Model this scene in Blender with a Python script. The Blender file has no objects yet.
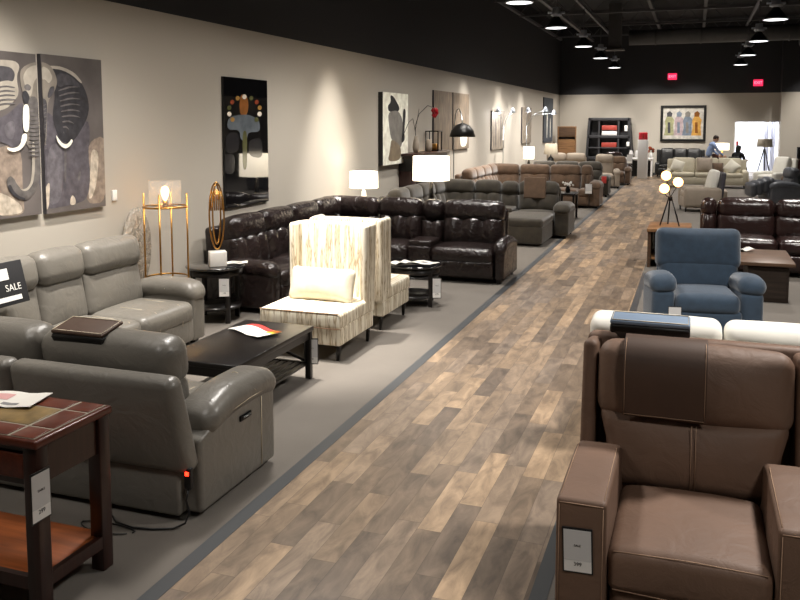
import bpy, bmesh, math, random
from mathutils import Matrix, Vector
random.seed(7)
S = bpy.context.scene
C = S.collection
PI = math.pi
def R(d): return math.radians(d)
def RZ(d): return Matrix.Rotation(R(d), 4, 'Z')
def RX(d): return Matrix.Rotation(R(d), 4, 'X')
def RY(d): return Matrix.Rotation(R(d), 4, 'Y')
def TR(x, y, z=0): return Matrix.Translation((x, y, z))
I4 = Matrix.Identity(4)

# ------------------------------------------------------------------ materials
MATS = {}
def nodes(name):
    m = bpy.data.materials.new(name); m.use_nodes = True
    nt = m.node_tree; b = nt.nodes['Principled BSDF']
    MATS[name] = m
    return m, nt, b
def lin(c):
    return tuple(((v/255)/12.92 if v/255 <= .04045 else ((v/255+.055)/1.055)**2.4) for v in c) + (1,)
def N(nt, t, **k):
    n = nt.nodes.new(t)
    for a, v in k.items():
        if a in n.inputs: n.inputs[a].default_value = v
        else: setattr(n, a, v)
    return n
def mat(name, col, rough=.5, metal=0, var=0, vs=6, bump=0, bs=40, stretch=None, emit=0, ecol=None, spec=.5, coat=0, alpha=None, trans=0, sheen=0, bdist=.004):
    m, nt, b = nodes(name)
    c = lin(col)
    b.inputs['Base Color'].default_value = c
    b.inputs['Roughness'].default_value = rough
    b.inputs['Metallic'].default_value = metal
    b.inputs['Specular IOR Level'].default_value = spec
    b.inputs['Coat Weight'].default_value = coat
    b.inputs['Transmission Weight'].default_value = trans
    b.inputs['Sheen Weight'].default_value = sheen
    tc = N(nt, 'ShaderNodeTexCoord')
    src = tc.outputs['Object']
    if stretch:
        mp = N(nt, 'ShaderNodeMapping'); mp.inputs['Scale'].default_value = stretch
        nt.links.new(src, mp.inputs[0]); src = mp.outputs[0]
    if var:
        n = N(nt, 'ShaderNodeTexNoise', Scale=vs, Detail=4); nt.links.new(src, n.inputs['Vector'])
        r = N(nt, 'ShaderNodeValToRGB')
        r.color_ramp.elements[0].position = .3; r.color_ramp.elements[1].position = .7
        r.color_ramp.elements[0].color = tuple(v*(1-var) for v in c[:3])+(1,)
        r.color_ramp.elements[1].color = tuple(min(1, v*(1+var)) for v in c[:3])+(1,)
        nt.links.new(n.outputs['Fac'], r.inputs[0]); nt.links.new(r.outputs[0], b.inputs['Base Color'])
    if bump:
        n = N(nt, 'ShaderNodeTexNoise', Scale=bs, Detail=3); nt.links.new(src, n.inputs['Vector'])
        bp = N(nt, 'ShaderNodeBump', Strength=bump, Distance=bdist); nt.links.new(n.outputs['Fac'], bp.inputs['Height'])
        nt.links.new(bp.outputs[0], b.inputs['Normal'])
    if alpha is not None: b.inputs['Alpha'].default_value = alpha
    if emit:
        b.inputs['Emission Color'].default_value = lin(ecol or col); b.inputs['Emission Strength'].default_value = emit
    return m
def leather(name, col, rough=.36, wr=.5, var=.12, coat=0):
    m, nt, b = nodes(name); c = lin(col)
    b.inputs['Roughness'].default_value = rough; b.inputs['Coat Weight'].default_value = coat
    b.inputs['Coat Roughness'].default_value = .25
    tc = N(nt, 'ShaderNodeTexCoord')
    n = N(nt, 'ShaderNodeTexNoise', Scale=3.5, Detail=5); nt.links.new(tc.outputs['Object'], n.inputs['Vector'])
    r = N(nt, 'ShaderNodeValToRGB'); r.color_ramp.elements[0].position = .3; r.color_ramp.elements[1].position = .7
    r.color_ramp.elements[0].color = tuple(v*(1-var) for v in c[:3])+(1,)
    r.color_ramp.elements[1].color = tuple(min(1, v*(1+var)) for v in c[:3])+(1,)
    nt.links.new(n.outputs['Fac'], r.inputs[0]); nt.links.new(r.outputs[0], b.inputs['Base Color'])
    w = N(nt, 'ShaderNodeTexNoise', Scale=7, Detail=4, Distortion=1.5); nt.links.new(tc.outputs['Object'], w.inputs['Vector'])
    g = N(nt, 'ShaderNodeTexVoronoi', Scale=140); nt.links.new(tc.outputs['Object'], g.inputs['Vector'])
    b1 = N(nt, 'ShaderNodeBump', Strength=wr, Distance=.02); nt.links.new(w.outputs['Fac'], b1.inputs['Height'])
    b2 = N(nt, 'ShaderNodeBump', Strength=.12, Distance=.002); nt.links.new(g.outputs['Distance'], b2.inputs['Height'])
    nt.links.new(b1.outputs[0], b2.inputs['Normal']); nt.links.new(b2.outputs[0], b.inputs['Normal'])
    return m
def wood(name, col, rough=.4, axis='Y', var=.35):
    st = {'X': (1.2, 14, 14), 'Y': (14, 1.2, 14), 'Z': (14, 14, 1.2)}[axis]
    return mat(name, col, rough, var=var, vs=2.2, stretch=st, bump=.08, bs=3)
leather('grey_leather', (110, 106, 99), .36, .35, .07)
leather('espresso_leather', (35, 27, 26), .24, .9, .25)
leather('cocoa_leather', (44, 29, 27), .24, .6, .2)
leather('brown_suede', (108, 83, 67), .62, .3, .09)
leather('charcoal_leather', (80, 82, 87), .4, .5, .2)
leather('black_leather', (30, 30, 30), .3, .5, .2)
mat('swatch_leather', (74, 54, 42), .6, var=.1, bump=.1)
mat('stitch', (160, 130, 106), .8)
mat('pale_stitch', (214, 200, 176), .8)
mat('blue_fabric', (42, 59, 76), .9, var=.14, vs=14, bump=.4, bs=160, sheen=.3, bdist=.003)
mat('olive_fabric', (54, 48, 38), .88, var=.28, vs=9, bump=.35, bs=110, sheen=.3)
mat('olive_dark_fabric', (66, 60, 48), .88, var=.25, vs=9, bump=.35, bs=110, sheen=.2)
mat('tan_fabric', (92, 71, 53), .9, var=.22, vs=9, bump=.35, bs=110, sheen=.3)
mat('cream_fabric', (206, 201, 186), .9, var=.05, bump=.2, bs=120)
mat('oat_fabric', (186, 178, 158), .9, var=.06, bump=.2, bs=120)
mat('white_fabric', (222, 219, 210), .85, var=.04, bump=.3, bs=14)
mat('taupe_fabric', (150, 138, 124), .9, var=.08, bump=.2, bs=120)
mat('pillow_cream', (226, 216, 194), .85, var=.07, vs=20, bump=.3, bs=90)
mat('sample_blue', (112, 130, 152), .7, var=.06, bump=.1)
mat('black_paint', (17, 16, 16), .38)
mat('black_wood', (24, 20, 19), .3, var=.2, stretch=(2, 14, 14), vs=2, bump=.05)
mat('black_metal', (22, 22, 23), .35, metal=.6)
mat('black_plastic', (18, 18, 19), .4)
mat('dark_glass', (14, 14, 16), .04, spec=.8, coat=1)
mat('steel', (170, 176, 180), .28, metal=1)
mat('aluminium', (200, 208, 222), .5, metal=.3)
mat('gold', (190, 142, 74), .28, metal=1)
mat('brass', (168, 128, 72), .35, metal=1)
mat('marble', (226, 222, 216), .3, var=.06, vs=5)
mat('card_white', (232, 230, 226), .5)
mat('card_grey', (205, 204, 203), .5)
mat('ink', (70, 68, 68), .6)
mat('ink_pale', (140, 138, 138), .6)
mat('paper', (240, 236, 228), .4)
mat('red_print', (196, 60, 56), .4)
mat('yellow_print', (210, 190, 70), .4)
mat('pink_print', (224, 170, 168), .4)
wood('cherry_wood', (82, 36, 22), .3, 'Y')
wood('cherry_dark', (46, 24, 19), .28, 'Z')
wood('cherry_shelf', (140, 74, 34), .35, 'X')
wood('walnut', (98, 74, 56), .4, 'X')
wood('walnut_side', (58, 46, 38), .5, 'X')
wood('oak_brown', (126, 92, 60), .45, 'X')
wood('oak_dark', (74, 54, 38), .45, 'X')
mat('slate_tile', (132, 108, 66), .4, var=.35, vs=12, bump=.2, bs=30)
mat('slate_red', (96, 44, 28), .35, var=.3, vs=10)
mat('grout', (150, 140, 124), .6)
mat('shade_lit', (250, 240, 220), .7, emit=1.7, ecol=(255, 240, 214))
mat('shade_unlit', (150, 140, 122), .8)
mat('bulb_warm', (255, 214, 150), .4, emit=14, ecol=(255, 190, 110))
mat('globe_warm', (255, 190, 130), .3, emit=5.5, ecol=(255, 176, 104))
mat('bulb_white', (255, 250, 240), .4, emit=9, ecol=(255, 240, 220))
mat('lens', (255, 255, 255), .4, emit=2.4, ecol=(250, 250, 250))
mat('exit_red', (240, 50, 90), .4, emit=1.0, ecol=(240, 40, 84))
mat('exit_core', (255, 120, 150), .4, emit=1.4, ecol=(255, 150, 175))
mat('led_red', (255, 40, 20), .4, emit=6, ecol=(255, 40, 20))
mat('red_packet', (150, 56, 46), .5)
mat('red_plastic', (176, 22, 36), .4)
mat('white_paint', (232, 230, 228), .5)
mat('ceiling_black', (34, 34, 36), .8)
mat('duct_grey', (68, 67, 68), .6, var=.1)
mat('joist_grey', (72, 72, 76), .6)
mat('beam_grey', (92, 92, 96), .5)
mat('skin', (196, 150, 122), .6)
mat('hair_brown', (52, 34, 26), .7)
mat('hair_black', (22, 18, 17), .7)
mat('shirt_blue', (150, 172, 214), .8)
mat('clothes_black', (24, 24, 27), .8)
mat('trousers', (44, 46, 58), .8)
# art colours
for n_, c_ in dict(art_lilac=(98, 90, 98), art_tan=(146, 132, 116), art_pale=(226, 214, 196), art_dark=(58, 56, 62), art_head=(122, 115, 106), art_light=(158, 151, 140),
        art_white=(242, 236, 218), art_wood=(132, 84, 44), art_steel=(92, 98, 104), art_moss=(82, 82, 52), art_smoke=(38, 37, 39), art_gold=(158, 120, 66), art_rust=(128, 62, 42),
        art_black=(26, 25, 26), art_grey=(118, 114, 108), art_taupe=(126, 112, 92), art_sage=(150, 150, 112), art_mauve=(166, 148, 152), art_slate=(110, 122, 138), art_ochre=(196, 148, 66), art_silver=(190, 186, 178)).items():
    mat(n_, c_, .55, var=.24, vs=7)
for n_ in ('art_wood', 'art_steel', 'art_moss', 'art_smoke', 'art_gold', 'art_rust'):
    MATS[n_].node_tree.nodes['Principled BSDF'].inputs['Roughness'].default_value = .12
mat('ele_back', (92, 86, 84), .5, var=.3, vs=2.5)
for n_, c_ in dict(art_body=(80, 76, 82), art_body2=(94, 90, 95), art_ear=(48, 47, 51), art_ear2=(66, 64, 68), art_fold=(92, 88, 88), art_trunk=(92, 88, 86), art_bglow=(134, 120, 108), art_bghi=(184, 172, 156)).items():
    mat(n_, c_, .55, var=.34, vs=16)
mat('streak_art', (118, 104, 88), .6, var=.5, vs=2.5, stretch=(8, 9, 1.2))
mat('streak_grey', (128, 118, 106), .6, var=.55, vs=3, stretch=(8, 7, 2))
mat('streak_blue', (60, 66, 74), .6, var=.6, vs=2.5, stretch=(8, 9, 1))
mat('cut_glass', (225, 215, 200), .12, trans=.6, bump=.9, bs=26, bdist=.03)
mat('clear_glass', (255, 250, 244), .0, trans=1); MATS['clear_glass'].node_tree.nodes['Principled BSDF'].inputs['IOR'].default_value = 1.08
mat('glass_sheet', (250, 244, 236), .05, alpha=.07)
mat('hutch_grey', (44, 44, 47), .5)
mat('curtain', (216, 220, 236), .7)

def stripe_fabric():
    m, nt, b = nodes('stripe_fabric'); b.inputs['Roughness'].default_value = .9
    tc = N(nt, 'ShaderNodeTexCoord'); sp = N(nt, 'ShaderNodeSeparateXYZ'); nt.links.new(tc.outputs['Object'], sp.inputs[0])
    # stripes run up the back and along the seat: they vary across x, plus y on the side faces
    ge = N(nt, 'ShaderNodeNewGeometry'); sn = N(nt, 'ShaderNodeSeparateXYZ'); nt.links.new(ge.outputs['Normal'], sn.inputs[0])
    ab = N(nt, 'ShaderNodeMath', operation='ABSOLUTE'); nt.links.new(sn.outputs[0], ab.inputs[0])
    gt = N(nt, 'ShaderNodeMath', operation='GREATER_THAN'); nt.links.new(ab.outputs[0], gt.inputs[0]); gt.inputs[1].default_value = .7
    mx = N(nt, 'ShaderNodeMix', data_type='FLOAT'); nt.links.new(gt.outputs[0], mx.inputs[0]); nt.links.new(sp.outputs[0], mx.inputs[2]); nt.links.new(sp.outputs[1], mx.inputs[3])
    cb = N(nt, 'ShaderNodeCombineXYZ'); nt.links.new(mx.outputs[0], cb.inputs[0])
    zz = N(nt, 'ShaderNodeMath', operation='MULTIPLY'); nt.links.new(sp.outputs[2], zz.inputs[0]); zz.inputs[1].default_value = .07; nt.links.new(zz.outputs[0], cb.inputs[1])
    n = N(nt, 'ShaderNodeTexNoise', Scale=21, Detail=4, Roughness=.6); nt.links.new(cb.outputs[0], n.inputs['Vector'])
    r = N(nt, 'ShaderNodeValToRGB'); e = r.color_ramp.elements
    e[0].position = .26; e[0].color = lin((104, 88, 66)); e[1].position = .66; e[1].color = lin((232, 222, 200))
    for p, c in ((.36, (186, 168, 136)), (.42, (226, 216, 194)), (.47, (158, 138, 106)), (.50, (226, 216, 196)), (.58, (238, 232, 214))):
        q = e.new(p); q.color = lin(c)
    nt.links.new(n.outputs['Fac'], r.inputs[0]); nt.links.new(r.outputs[0], b.inputs['Base Color'])
stripe_fabric()

def wood_floor():
    m, nt, b = nodes('plank_floor')
    L = nt.links.new
    ge = N(nt, 'ShaderNodeNewGeometry'); sp = N(nt, 'ShaderNodeSeparateXYZ'); L(ge.outputs['Position'], sp.inputs[0])
    def M(op, a, bv=None):
        n = N(nt, 'ShaderNodeMath', operation=op)
        for i, v in enumerate((a, bv)):
            if v is None: continue
            if isinstance(v, (int, float)): n.inputs[i].default_value = v
            else: L(v, n.inputs[i])
        return n.outputs[0]
    row = M('DIVIDE', sp.outputs[0], .136); ri = M('FLOOR', row)
    wn = N(nt, 'ShaderNodeTexWhiteNoise', noise_dimensions='1D'); L(ri, wn.inputs['W'])
    yo = M('ADD', M('DIVIDE', sp.outputs[1], .80), M('MULTIPLY', wn.outputs['Value'], 7.3)); yi = M('FLOOR', yo)
    cb = N(nt, 'ShaderNodeCombineXYZ'); L(ri, cb.inputs[0]); L(yi, cb.inputs[1])
    w2 = N(nt, 'ShaderNodeTexWhiteNoise', noise_dimensions='3D'); L(cb.outputs[0], w2.inputs['Vector'])
    # plank tone
    r = N(nt, 'ShaderNodeValToRGB'); e = r.color_ramp.elements
    e[0].position = 0; e[0].color = lin((108, 95, 83)); e[1].position = 1; e[1].color = lin((170, 147, 121))
    for p, c in ((.2, (112, 98, 84)), (.42, (144, 125, 104)), (.62, (126, 113, 101)), (.82, (154, 134, 112))):
        q = e.new(p); q.color = lin(c)
    L(w2.outputs['Value'], r.inputs[0])
    # grain, shifted per plank
    mp = N(nt, 'ShaderNodeMapping'); mp.inputs['Scale'].default_value = (8, 2.6, 1)
    ad = N(nt, 'ShaderNodeVectorMath', operation='MULTIPLY_ADD'); L(w2.outputs['Color'], ad.inputs[0]); ad.inputs[1].default_value = (30, 30, 0); L(ge.outputs['Position'], ad.inputs[2])
    L(ad.outputs[0], mp.inputs[0])
    g = N(nt, 'ShaderNodeTexNoise', Scale=1.3, Detail=6, Roughness=.62, Distortion=.6); L(mp.outputs[0], g.inputs['Vector'])
    gr = N(nt, 'ShaderNodeValToRGB'); ge_ = gr.color_ramp.elements
    ge_[0].position = .34; ge_[0].color = (.56, .53, .50, 1); ge_[1].position = .66; ge_[1].color = (1.26, 1.21, 1.14, 1)
    L(g.outputs['Fac'], gr.inputs[0])
    mx = N(nt, 'ShaderNodeMix', data_type='RGBA', blend_type='MULTIPLY'); mx.inputs[0].default_value = 1
    L(r.outputs[0], mx.inputs[6]); L(gr.outputs[0], mx.inputs[7])
    # joints
    fx = M('FRACT', row); fy = M('FRACT', yo)
    dx = M('MINIMUM', fx, M('SUBTRACT', 1, fx)); dy = M('MINIMUM', fy, M('SUBTRACT', 1, fy))
    j = M('MAXIMUM', M('LESS_THAN', dx, .012), M('LESS_THAN', dy, .0022))
    m2 = N(nt, 'ShaderNodeMix', data_type='RGBA'); L(M('MULTIPLY', j, .55), m2.inputs[0]); L(mx.outputs[2], m2.inputs[6]); m2.inputs[7].default_value = lin((60, 48, 40))
    L(m2.outputs[2], b.inputs['Base Color'])
    b.inputs['Roughness'].default_value = .42
    bp = N(nt, 'ShaderNodeBump', Strength=.15, Distance=.003); L(g.outputs['Fac'], bp.inputs['Height']); L(bp.outputs[0], b.inputs['Normal'])
wood_floor()
mat('carpet', (108, 102, 95), .95, var=.06, vs=2, bump=.5, bs=300, bdist=.004)
mat('strip', (58, 60, 62), .5)
mat('wall_paint', (176, 169, 158), .8, bump=.08, bs=60)
mat('wall_black', (36, 36, 40), .75)
mat('bright_room', (236, 238, 246), .8)

# ------------------------------------------------------------------ mesh collector
class MB:
    def __init__(s, T=I4):
        s.v = []; s.f = []; s.mi = []; s.mats = []; s.T = T; s.sm = []
    def _m(s, m):
        if m is None: m = s.cur if hasattr(s, 'cur') else None
        if m not in s.mats: s.mats.append(m)
        return s.mats.index(m)
    def add(s, vs, fs, m=None, T=I4, smooth=True):
        k = len(s.v); X = s.T @ T
        s.v += [X @ Vector(p) for p in vs]
        i = s._m(m)
        for f in fs: s.f.append([k+a for a in f]); s.mi.append(i); s.sm.append(smooth)
        return s
    def box(s, c, d, m=None, T=I4):
        x, y, z = c; a, b, e = d[0]/2, d[1]/2, d[2]/2
        vs = [(x+i*a, y+j*b, z+k*e) for i in (-1, 1) for j in (-1, 1) for k in (-1, 1)]
        fs = [(0, 1, 3, 2), (4, 6, 7, 5), (0, 4, 5, 1), (2, 3, 7, 6), (0, 2, 6, 4), (1, 5, 7, 3)]
        return s.add(vs, fs, m, T, False)
    def rb(s, c, d, r=.02, bulge=(0, 0, 0), T=I4, k=2, m=3, fn=None, mt=None):
        h = [q/2 for q in d]; r = min(r, min(h)*.98)
        if isinstance(m, int): m = (m, m, m)
        P = []
        for a in range(3):
            inn = h[a]-r
            p = [-inn - r*math.tan(PI/4*i/k) for i in range(k, 0, -1)] + [-inn+2*inn*i/m[a] for i in range(m[a]+1)] + [inn + r*math.tan(PI/4*i/k) for i in range(1, k+1)]
            P.append(p)
        vs = []; key = {}; fs = []
        def vert(p):
            q = tuple(round(t, 6) for t in p)
            if q in key: return key[q]
            cl = [max(-(h[a]-r), min(h[a]-r, p[a])) for a in range(3)]
            dv = Vector([p[a]-cl[a] for a in range(3)])
            o = list(cl)
            if dv.length > 1e-9:
                dv = dv.normalized()*r; o = [cl[a]+dv[a] for a in range(3)]
            u = [o[a]/h[a] for a in range(3)]
            w = list(o)
            for a in range(3):
                b_, c_ = (a+1) % 3, (a+2) % 3
                w[a] += bulge[a]*u[a]*(1-min(1, u[b_]**2))*(1-min(1, u[c_]**2))
            if fn: w = fn(w, u)
            key[q] = len(vs); vs.append((w[0]+c[0], w[1]+c[1], w[2]+c[2]))
            return key[q]
        for a in range(3):
            b_, c_ = (a+1) % 3, (a+2) % 3
            for sg in (-1, 1):
                for i in range(len(P[b_])-1):
                    for j in range(len(P[c_])-1):
                        q = []
                        for (di, dj) in ((0, 0), (1, 0), (1, 1), (0, 1)):
                            p = [0, 0, 0]; p[a] = sg*h[a]; p[b_] = P[b_][i+di]; p[c_] = P[c_][j+dj]; q.append(vert(p))
                        if sg < 0: q.reverse()
                        if len(set(q)) > 2: fs.append(q)
        return s.add(vs, fs, mt, T)
    def tube(s, pts, r, n=8, closed=False, m=None, T=I4, cap=True):
        pts = [Vector(p) for p in pts]; L = len(pts); rr = r if isinstance(r, (list, tuple)) else [r]*L
        vs = []; fs = []; ref = None
        for i in range(L):
            a = pts[(i-1) % L] if (closed or i > 0) else pts[i]; b = pts[(i+1) % L] if (closed or i < L-1) else pts[i]
            t = (b-a).normalized()
            if ref is None: ref = t.orthogonal().normalized()
            ref = (ref - t*ref.dot(t)); ref = ref.normalized() if ref.length > 1e-6 else t.orthogonal().normalized()
            o = t.cross(ref)
            for j in range(n):
                g = 2*PI*j/n; vs.append(pts[i]+(ref*math.cos(g)+o*math.sin(g))*rr[i])
        for i in range(L if closed else L-1):
            for j in range(n):
                a = i*n+j; b = i*n+(j+1) % n; c = ((i+1) % L)*n+(j+1) % n; d = ((i+1) % L)*n+j
                fs.append((a, b, c, d))
        if cap and not closed:
            fs.append(tuple(range(n-1, -1, -1))); fs.append(tuple((L-1)*n+j for j in range(n)))
        return s.add(vs, fs, m, T)
    def lathe(s, prof, c=(0, 0, 0), n=24, m=None, T=I4, cap=True):
        vs = []; fs = []; L = len(prof)
        for (r, z) in prof:
            for j in range(n):
                g = 2*PI*j/n; vs.append((c[0]+r*math.cos(g), c[1]+r*math.sin(g), c[2]+z))
        for i in range(L-1):
            for j in range(n):
                fs.append((i*n+j, i*n+(j+1) % n, (i+1)*n+(j+1) % n, (i+1)*n+j))
        if cap:
            if prof[0][0] > 1e-5: fs.append(tuple(range(n-1, -1, -1)))
            if prof[-1][0] > 1e-5: fs.append(tuple((L-1)*n+j for j in range(n)))
        return s.add(vs, fs, m, T)
    def prism(s, poly, y0, y1, m=None, T=I4, smooth=False):      # poly in (x,z), extruded along y
        n = len(poly); vs = [(p[0], y0, p[1]) for p in poly]+[(p[0], y1, p[1]) for p in poly]
        fs = [tuple(range(n)), tuple(range(2*n-1, n-1, -1))]+[(i, i+n, (i+1) % n+n, (i+1) % n) for i in range(n)]
        return s.add(vs, fs, m, T, smooth)
    def build(s, name, material=None, parent=None, fix=True):
        me = bpy.data.meshes.new(name); me.from_pydata([tuple(p) for p in s.v], [], s.f)
        for q in s.mats: me.materials.append(MATS[q if q else material])
        me.polygons.foreach_set('material_index', s.mi); me.polygons.foreach_set('use_smooth', s.sm)
        if fix:
            bm = bmesh.new(); bm.from_mesh(me); bmesh.ops.recalc_face_normals(bm, faces=bm.faces[:]); bm.to_mesh(me); bm.free()
        me.update()
        o = bpy.data.objects.new(name, me); C.objects.link(o)
        if parent: o.parent = parent
        return o
def tag(o, label, cat, group=None):
    o['label'] = label; o['category'] = cat
    if group: o['group'] = group
    return o
def thing(name, label, cat, loc=(0, 0, 0), rz=0, group=None):
    o = bpy.data.objects.new(name, None); C.objects.link(o); o.empty_display_size = .1
    o.location = loc; o.rotation_euler = (0, 0, R(rz)); return tag(o, label, cat, group)
def struct(o): o['kind'] = 'structure'; return o
def copy_tree(o, parent=None):
    c = o.copy(); C.objects.link(c); c.parent = parent
    for ch in list(o.children): copy_tree(ch, c)
    return c
def dup(o, loc, rz, label, group=None):
    c = copy_tree(o); c.location = loc; c.rotation_euler = (0, 0, R(rz)); c['label'] = label
    if group: c['group'] = group
    elif 'group' in c: del c['group']
    return c
def text(name, s, size, material, T, parent, ex=.0006, align='CENTER'):
    cu = bpy.data.curves.new(name, 'FONT'); cu.body = s; cu.size = size; cu.extrude = ex; cu.align_x = align; cu.align_y = 'CENTER'
    t = bpy.data.objects.new('tmp', cu); C.objects.link(t)
    dg = bpy.context.evaluated_depsgraph_get(); me = bpy.data.meshes.new_from_object(t.evaluated_get(dg))
    bpy.data.objects.remove(t); me.transform(T); me.materials.clear(); me.materials.append(MATS[material])
    o = bpy.data.objects.new(name, me); C.objects.link(o); o.parent = parent
    return o
# ------------------------------------------------------------------ the setting
WX = -5.6; WR = 9.0; BY = 36.8; FY = -3.0; BZ = 3.42; CZ = 6.3
def slab(name, x0, x1, y0, y1, z0, z1, m):
    return struct(MB().box(((x0+x1)/2, (y0+y1)/2, (z0+z1)/2), (x1-x0, y1-y0, z1-z0)).build(name, m))
slab('floor', -2.28, -.66, FY, BY, -.1, 0, 'plank_floor')
slab('floor_carpet_left', WX, -2.37, FY, BY, -.1, 0, 'carpet')
slab('floor_carpet_right', -.58, WR, FY, BY, -.1, 0, 'carpet')
slab('trim_1', -2.37, -2.28, FY, BY, -.1, .002, 'strip')
slab('trim_2', -.66, -.58, FY, 12.6, -.1, .002, 'strip')
slab('floor_far', -.66, -.58, 12.6, BY, -.1, 0, 'carpet')
slab('wall_left', WX-.2, WX, FY, BY+.2, -.1, BZ, 'wall_paint')
slab('wall_left_upper', WX-.2, WX, FY, BY+.2, BZ, CZ, 'wall_black')
DX0, DX1, DZ = 1.56, 3.20, 2.24
slab('wall_back', WX, DX0, BY, BY+.2, -.1, BZ, 'wall_paint')
slab('wall_back_lintel', DX0, DX1, BY, BY+.2, DZ, BZ, 'wall_paint')
slab('wall_back_upper', WX, DX1, BY, BY+.2, BZ, CZ, 'wall_black')
slab('wall_back_right', DX1, WR, BY-.55, BY+.2, -.1, BZ, 'wall_paint')
slab('wall_back_right_upper', DX1, WR, BY-.55, BY+.2, BZ, CZ, 'wall_black')
slab('wall_right', WR, WR+.2, FY, BY+.2, -.1, BZ, 'wall_paint')
slab('wall_right_upper', WR, WR+.2, FY, BY+.2, BZ, CZ, 'wall_black')
slab('wall_front', WX-.2, WR+.2, FY-.2, FY, -.1, CZ, 'wall_paint')
slab('ceiling', WX-.2, WR+.2, FY-.2, BY+.2, CZ, CZ+.1, 'ceiling_black')
slab('baseboard_left', WX, WX+.015, FY, BY, 0, .1, 'strip')
slab('baseboard_back', WX, DX0, BY-.015, BY, 0, .1, 'strip')
# bright room beyond the doorway
slab('floor_beyond', .6, 5.2, BY+.2, BY+4.4, -.1, 0, 'carpet')
slab('wall_beyond', .6, 5.2, BY+4.2, BY+4.4, 0, 3.1, 'bright_room')
slab('wall_beyond_left', .6, .8, BY+.2, BY+4.2, 0, 3.1, 'bright_room')
slab('wall_beyond_right', 5.0, 5.2, BY+.2, BY+4.2, 0, 3.1, 'bright_room')
slab('ceiling_beyond', .6, 5.2, BY+.2, BY+4.4, 3.0, 3.1, 'bright_room')
slab('trim_3', DX0-.03, DX0+.02, BY-.02, BY+.22, 0, DZ, 'white_paint')
# deck joists, beams, wall rail
for k in range(9):
    y = 6.0 + k*3.6
    b = MB()
    b.box((1.7, y, 6.22), (14.6, .10, .08)); b.box((1.7, y, 5.72), (14.6, .10, .06))
    for j in range(18):
        x0 = WX+j*.81; b.tube([(x0, y, 5.74), (x0+.4, y, 6.2), (x0+.81, y, 5.74)], .014, n=5)
    struct(b.build('ceiling_joist', 'joist_grey'))
struct(MB().box((1.7, 18.2, 5.6), (14.6, .16, .22)).build('ceiling_beam', 'beam_grey'))
struct(MB().box((-3.1, 17, 5.5), (.07, 35, .07)).build('ceiling_strut', 'beam_grey'))
struct(MB().box((1.55, 17, 5.5), (.07, 35, .07)).build('ceiling_strut', 'beam_grey'))
struct(MB().box((WX+.05, 17, 5.78), (.1, 39, .09)).build('ceiling_rail', 'beam_grey'))
struct(MB().box((-4.2, 17, 5.68), (.12, 39, .10)).build('ceiling_strut', 'beam_grey'))
for x in (-1.4, .2):
    struct(MB().box((x, 21, 5.86), (.1, 31, .12)).build('ceiling_strut', 'joist_grey'))

d = thing('air_duct', 'big round grey duct crossing the ceiling in front of the back wall', 'duct', (0, 31, 5.22))
MB().tube([(-2.3, 0, 0), (3.0, 0, .02), (3.35, 0, 0), (3.55, .2, -.12), (3.6, .6, -.2), (3.6, 1.4, -.2)], .27, n=18).build('duct_run', 'duct_grey', d)
for x in (-1.4, .1, 1.6, 2.9):
    MB().tube([(x-.02, 0, 0), (x+.02, 0, 0)], .283, n=18).build('joint_ring', 'duct_grey', d)
d = thing('drop_duct', 'dark upright duct dropping from the ceiling above the left lamp row', 'duct', (-2.7, 30, 4.7))
MB().box((0, 0, .8), (.42, .42, 1.58)).build('duct_run', 'duct_grey', d)
MB().box((0, 0, .03), (.62, .62, .05)).build('flange', 'duct_grey', d)

# pendant bay lamps in two rows
def pendant():
    t = thing('pendant_lamp', '', 'ceiling lamp', (0, 0, 4.4), 0)
    MB().tube([(0, 0, .42), (0, 0, 1.07)], .014, n=6).build('hanging_rod', 'joist_grey', t)
    MB().lathe([(.02, .47), (.09, .46), (.10, .33), (.13, .31), (.13, .27), (.07, .25)], n=18).build('ballast', 'aluminium', t)
    b = MB()
    b.rb((0, 0, .34), (.40, .05, .05), .01, T=RZ(20))
    b.build('bracket', 'aluminium', t)
    MB().lathe([(.07, .25), (.10, .20), (.17, .12), (.235, .03), (.25, .0), (.24, -.002), (.16, .11), (.09, .19), (.0, .2)], n=28, cap=False).build('reflector', 'black_metal', t)
    MB().lathe([(.25, .0), (.262, .012), (.255, -.014), (.235, -.012), (.235, .0), (.25, 0)], n=28, cap=False).build('rim', 'aluminium', t)
    MB().lathe([(.0, -.008), (.236, -.008), (.236, .004), (0, .004)], n=28, cap=False).build('lens', 'lens', t)
    return t
p0 = pendant(); first = True
ords = ['nearest', 'second', 'third', 'fourth', 'farthest']
for i, y in enumerate((15.3, 19.6, 24.6, 29.2, 34.4)):
    lb = 'black bay lamp with white lens on a rod, %s of the left row' % (['nearest', 'second nearest', 'third nearest', 'fourth nearest', 'farthest'][i])
    if first: p0.location = (-3.1, y, 4.4); p0['label'] = lb; p0['group'] = 'bay lamps hanging in the left row'; first = False
    else: dup(p0, (-3.1, y, 4.4), 0, lb, 'bay lamps hanging in the left row')
for i, y in enumerate((19.6, 24.6, 29.5, 34.2)):
    dup(p0, (1.55, y, 4.4), 0, 'black bay lamp with white lens on a rod, %s of the right row' % (['nearest', 'second nearest', 'third nearest', 'farthest'][i]), 'bay lamps hanging in the right row')

def exit_sign(x, z, lb):
    t = thing('exit_sign', lb, 'exit sign', (x, BY-.04, z), 0, 'glowing exit signs on the black wall')
    MB().rb((0, 0, 0), (.36, .07, .26), .015, k=1, m=1).build('housing', 'exit_red', t)
    text('lettering', 'EXIT', .15, 'exit_core', TR(0, -.037, 0) @ RX(90), t, .002)
exit_sign(-.95, 4.13, 'glowing red exit sign high on the black wall, above the big framed picture')
exit_sign(2.36, 3.82, 'glowing red exit sign high on the black wall, above the bright doorway')

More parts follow.
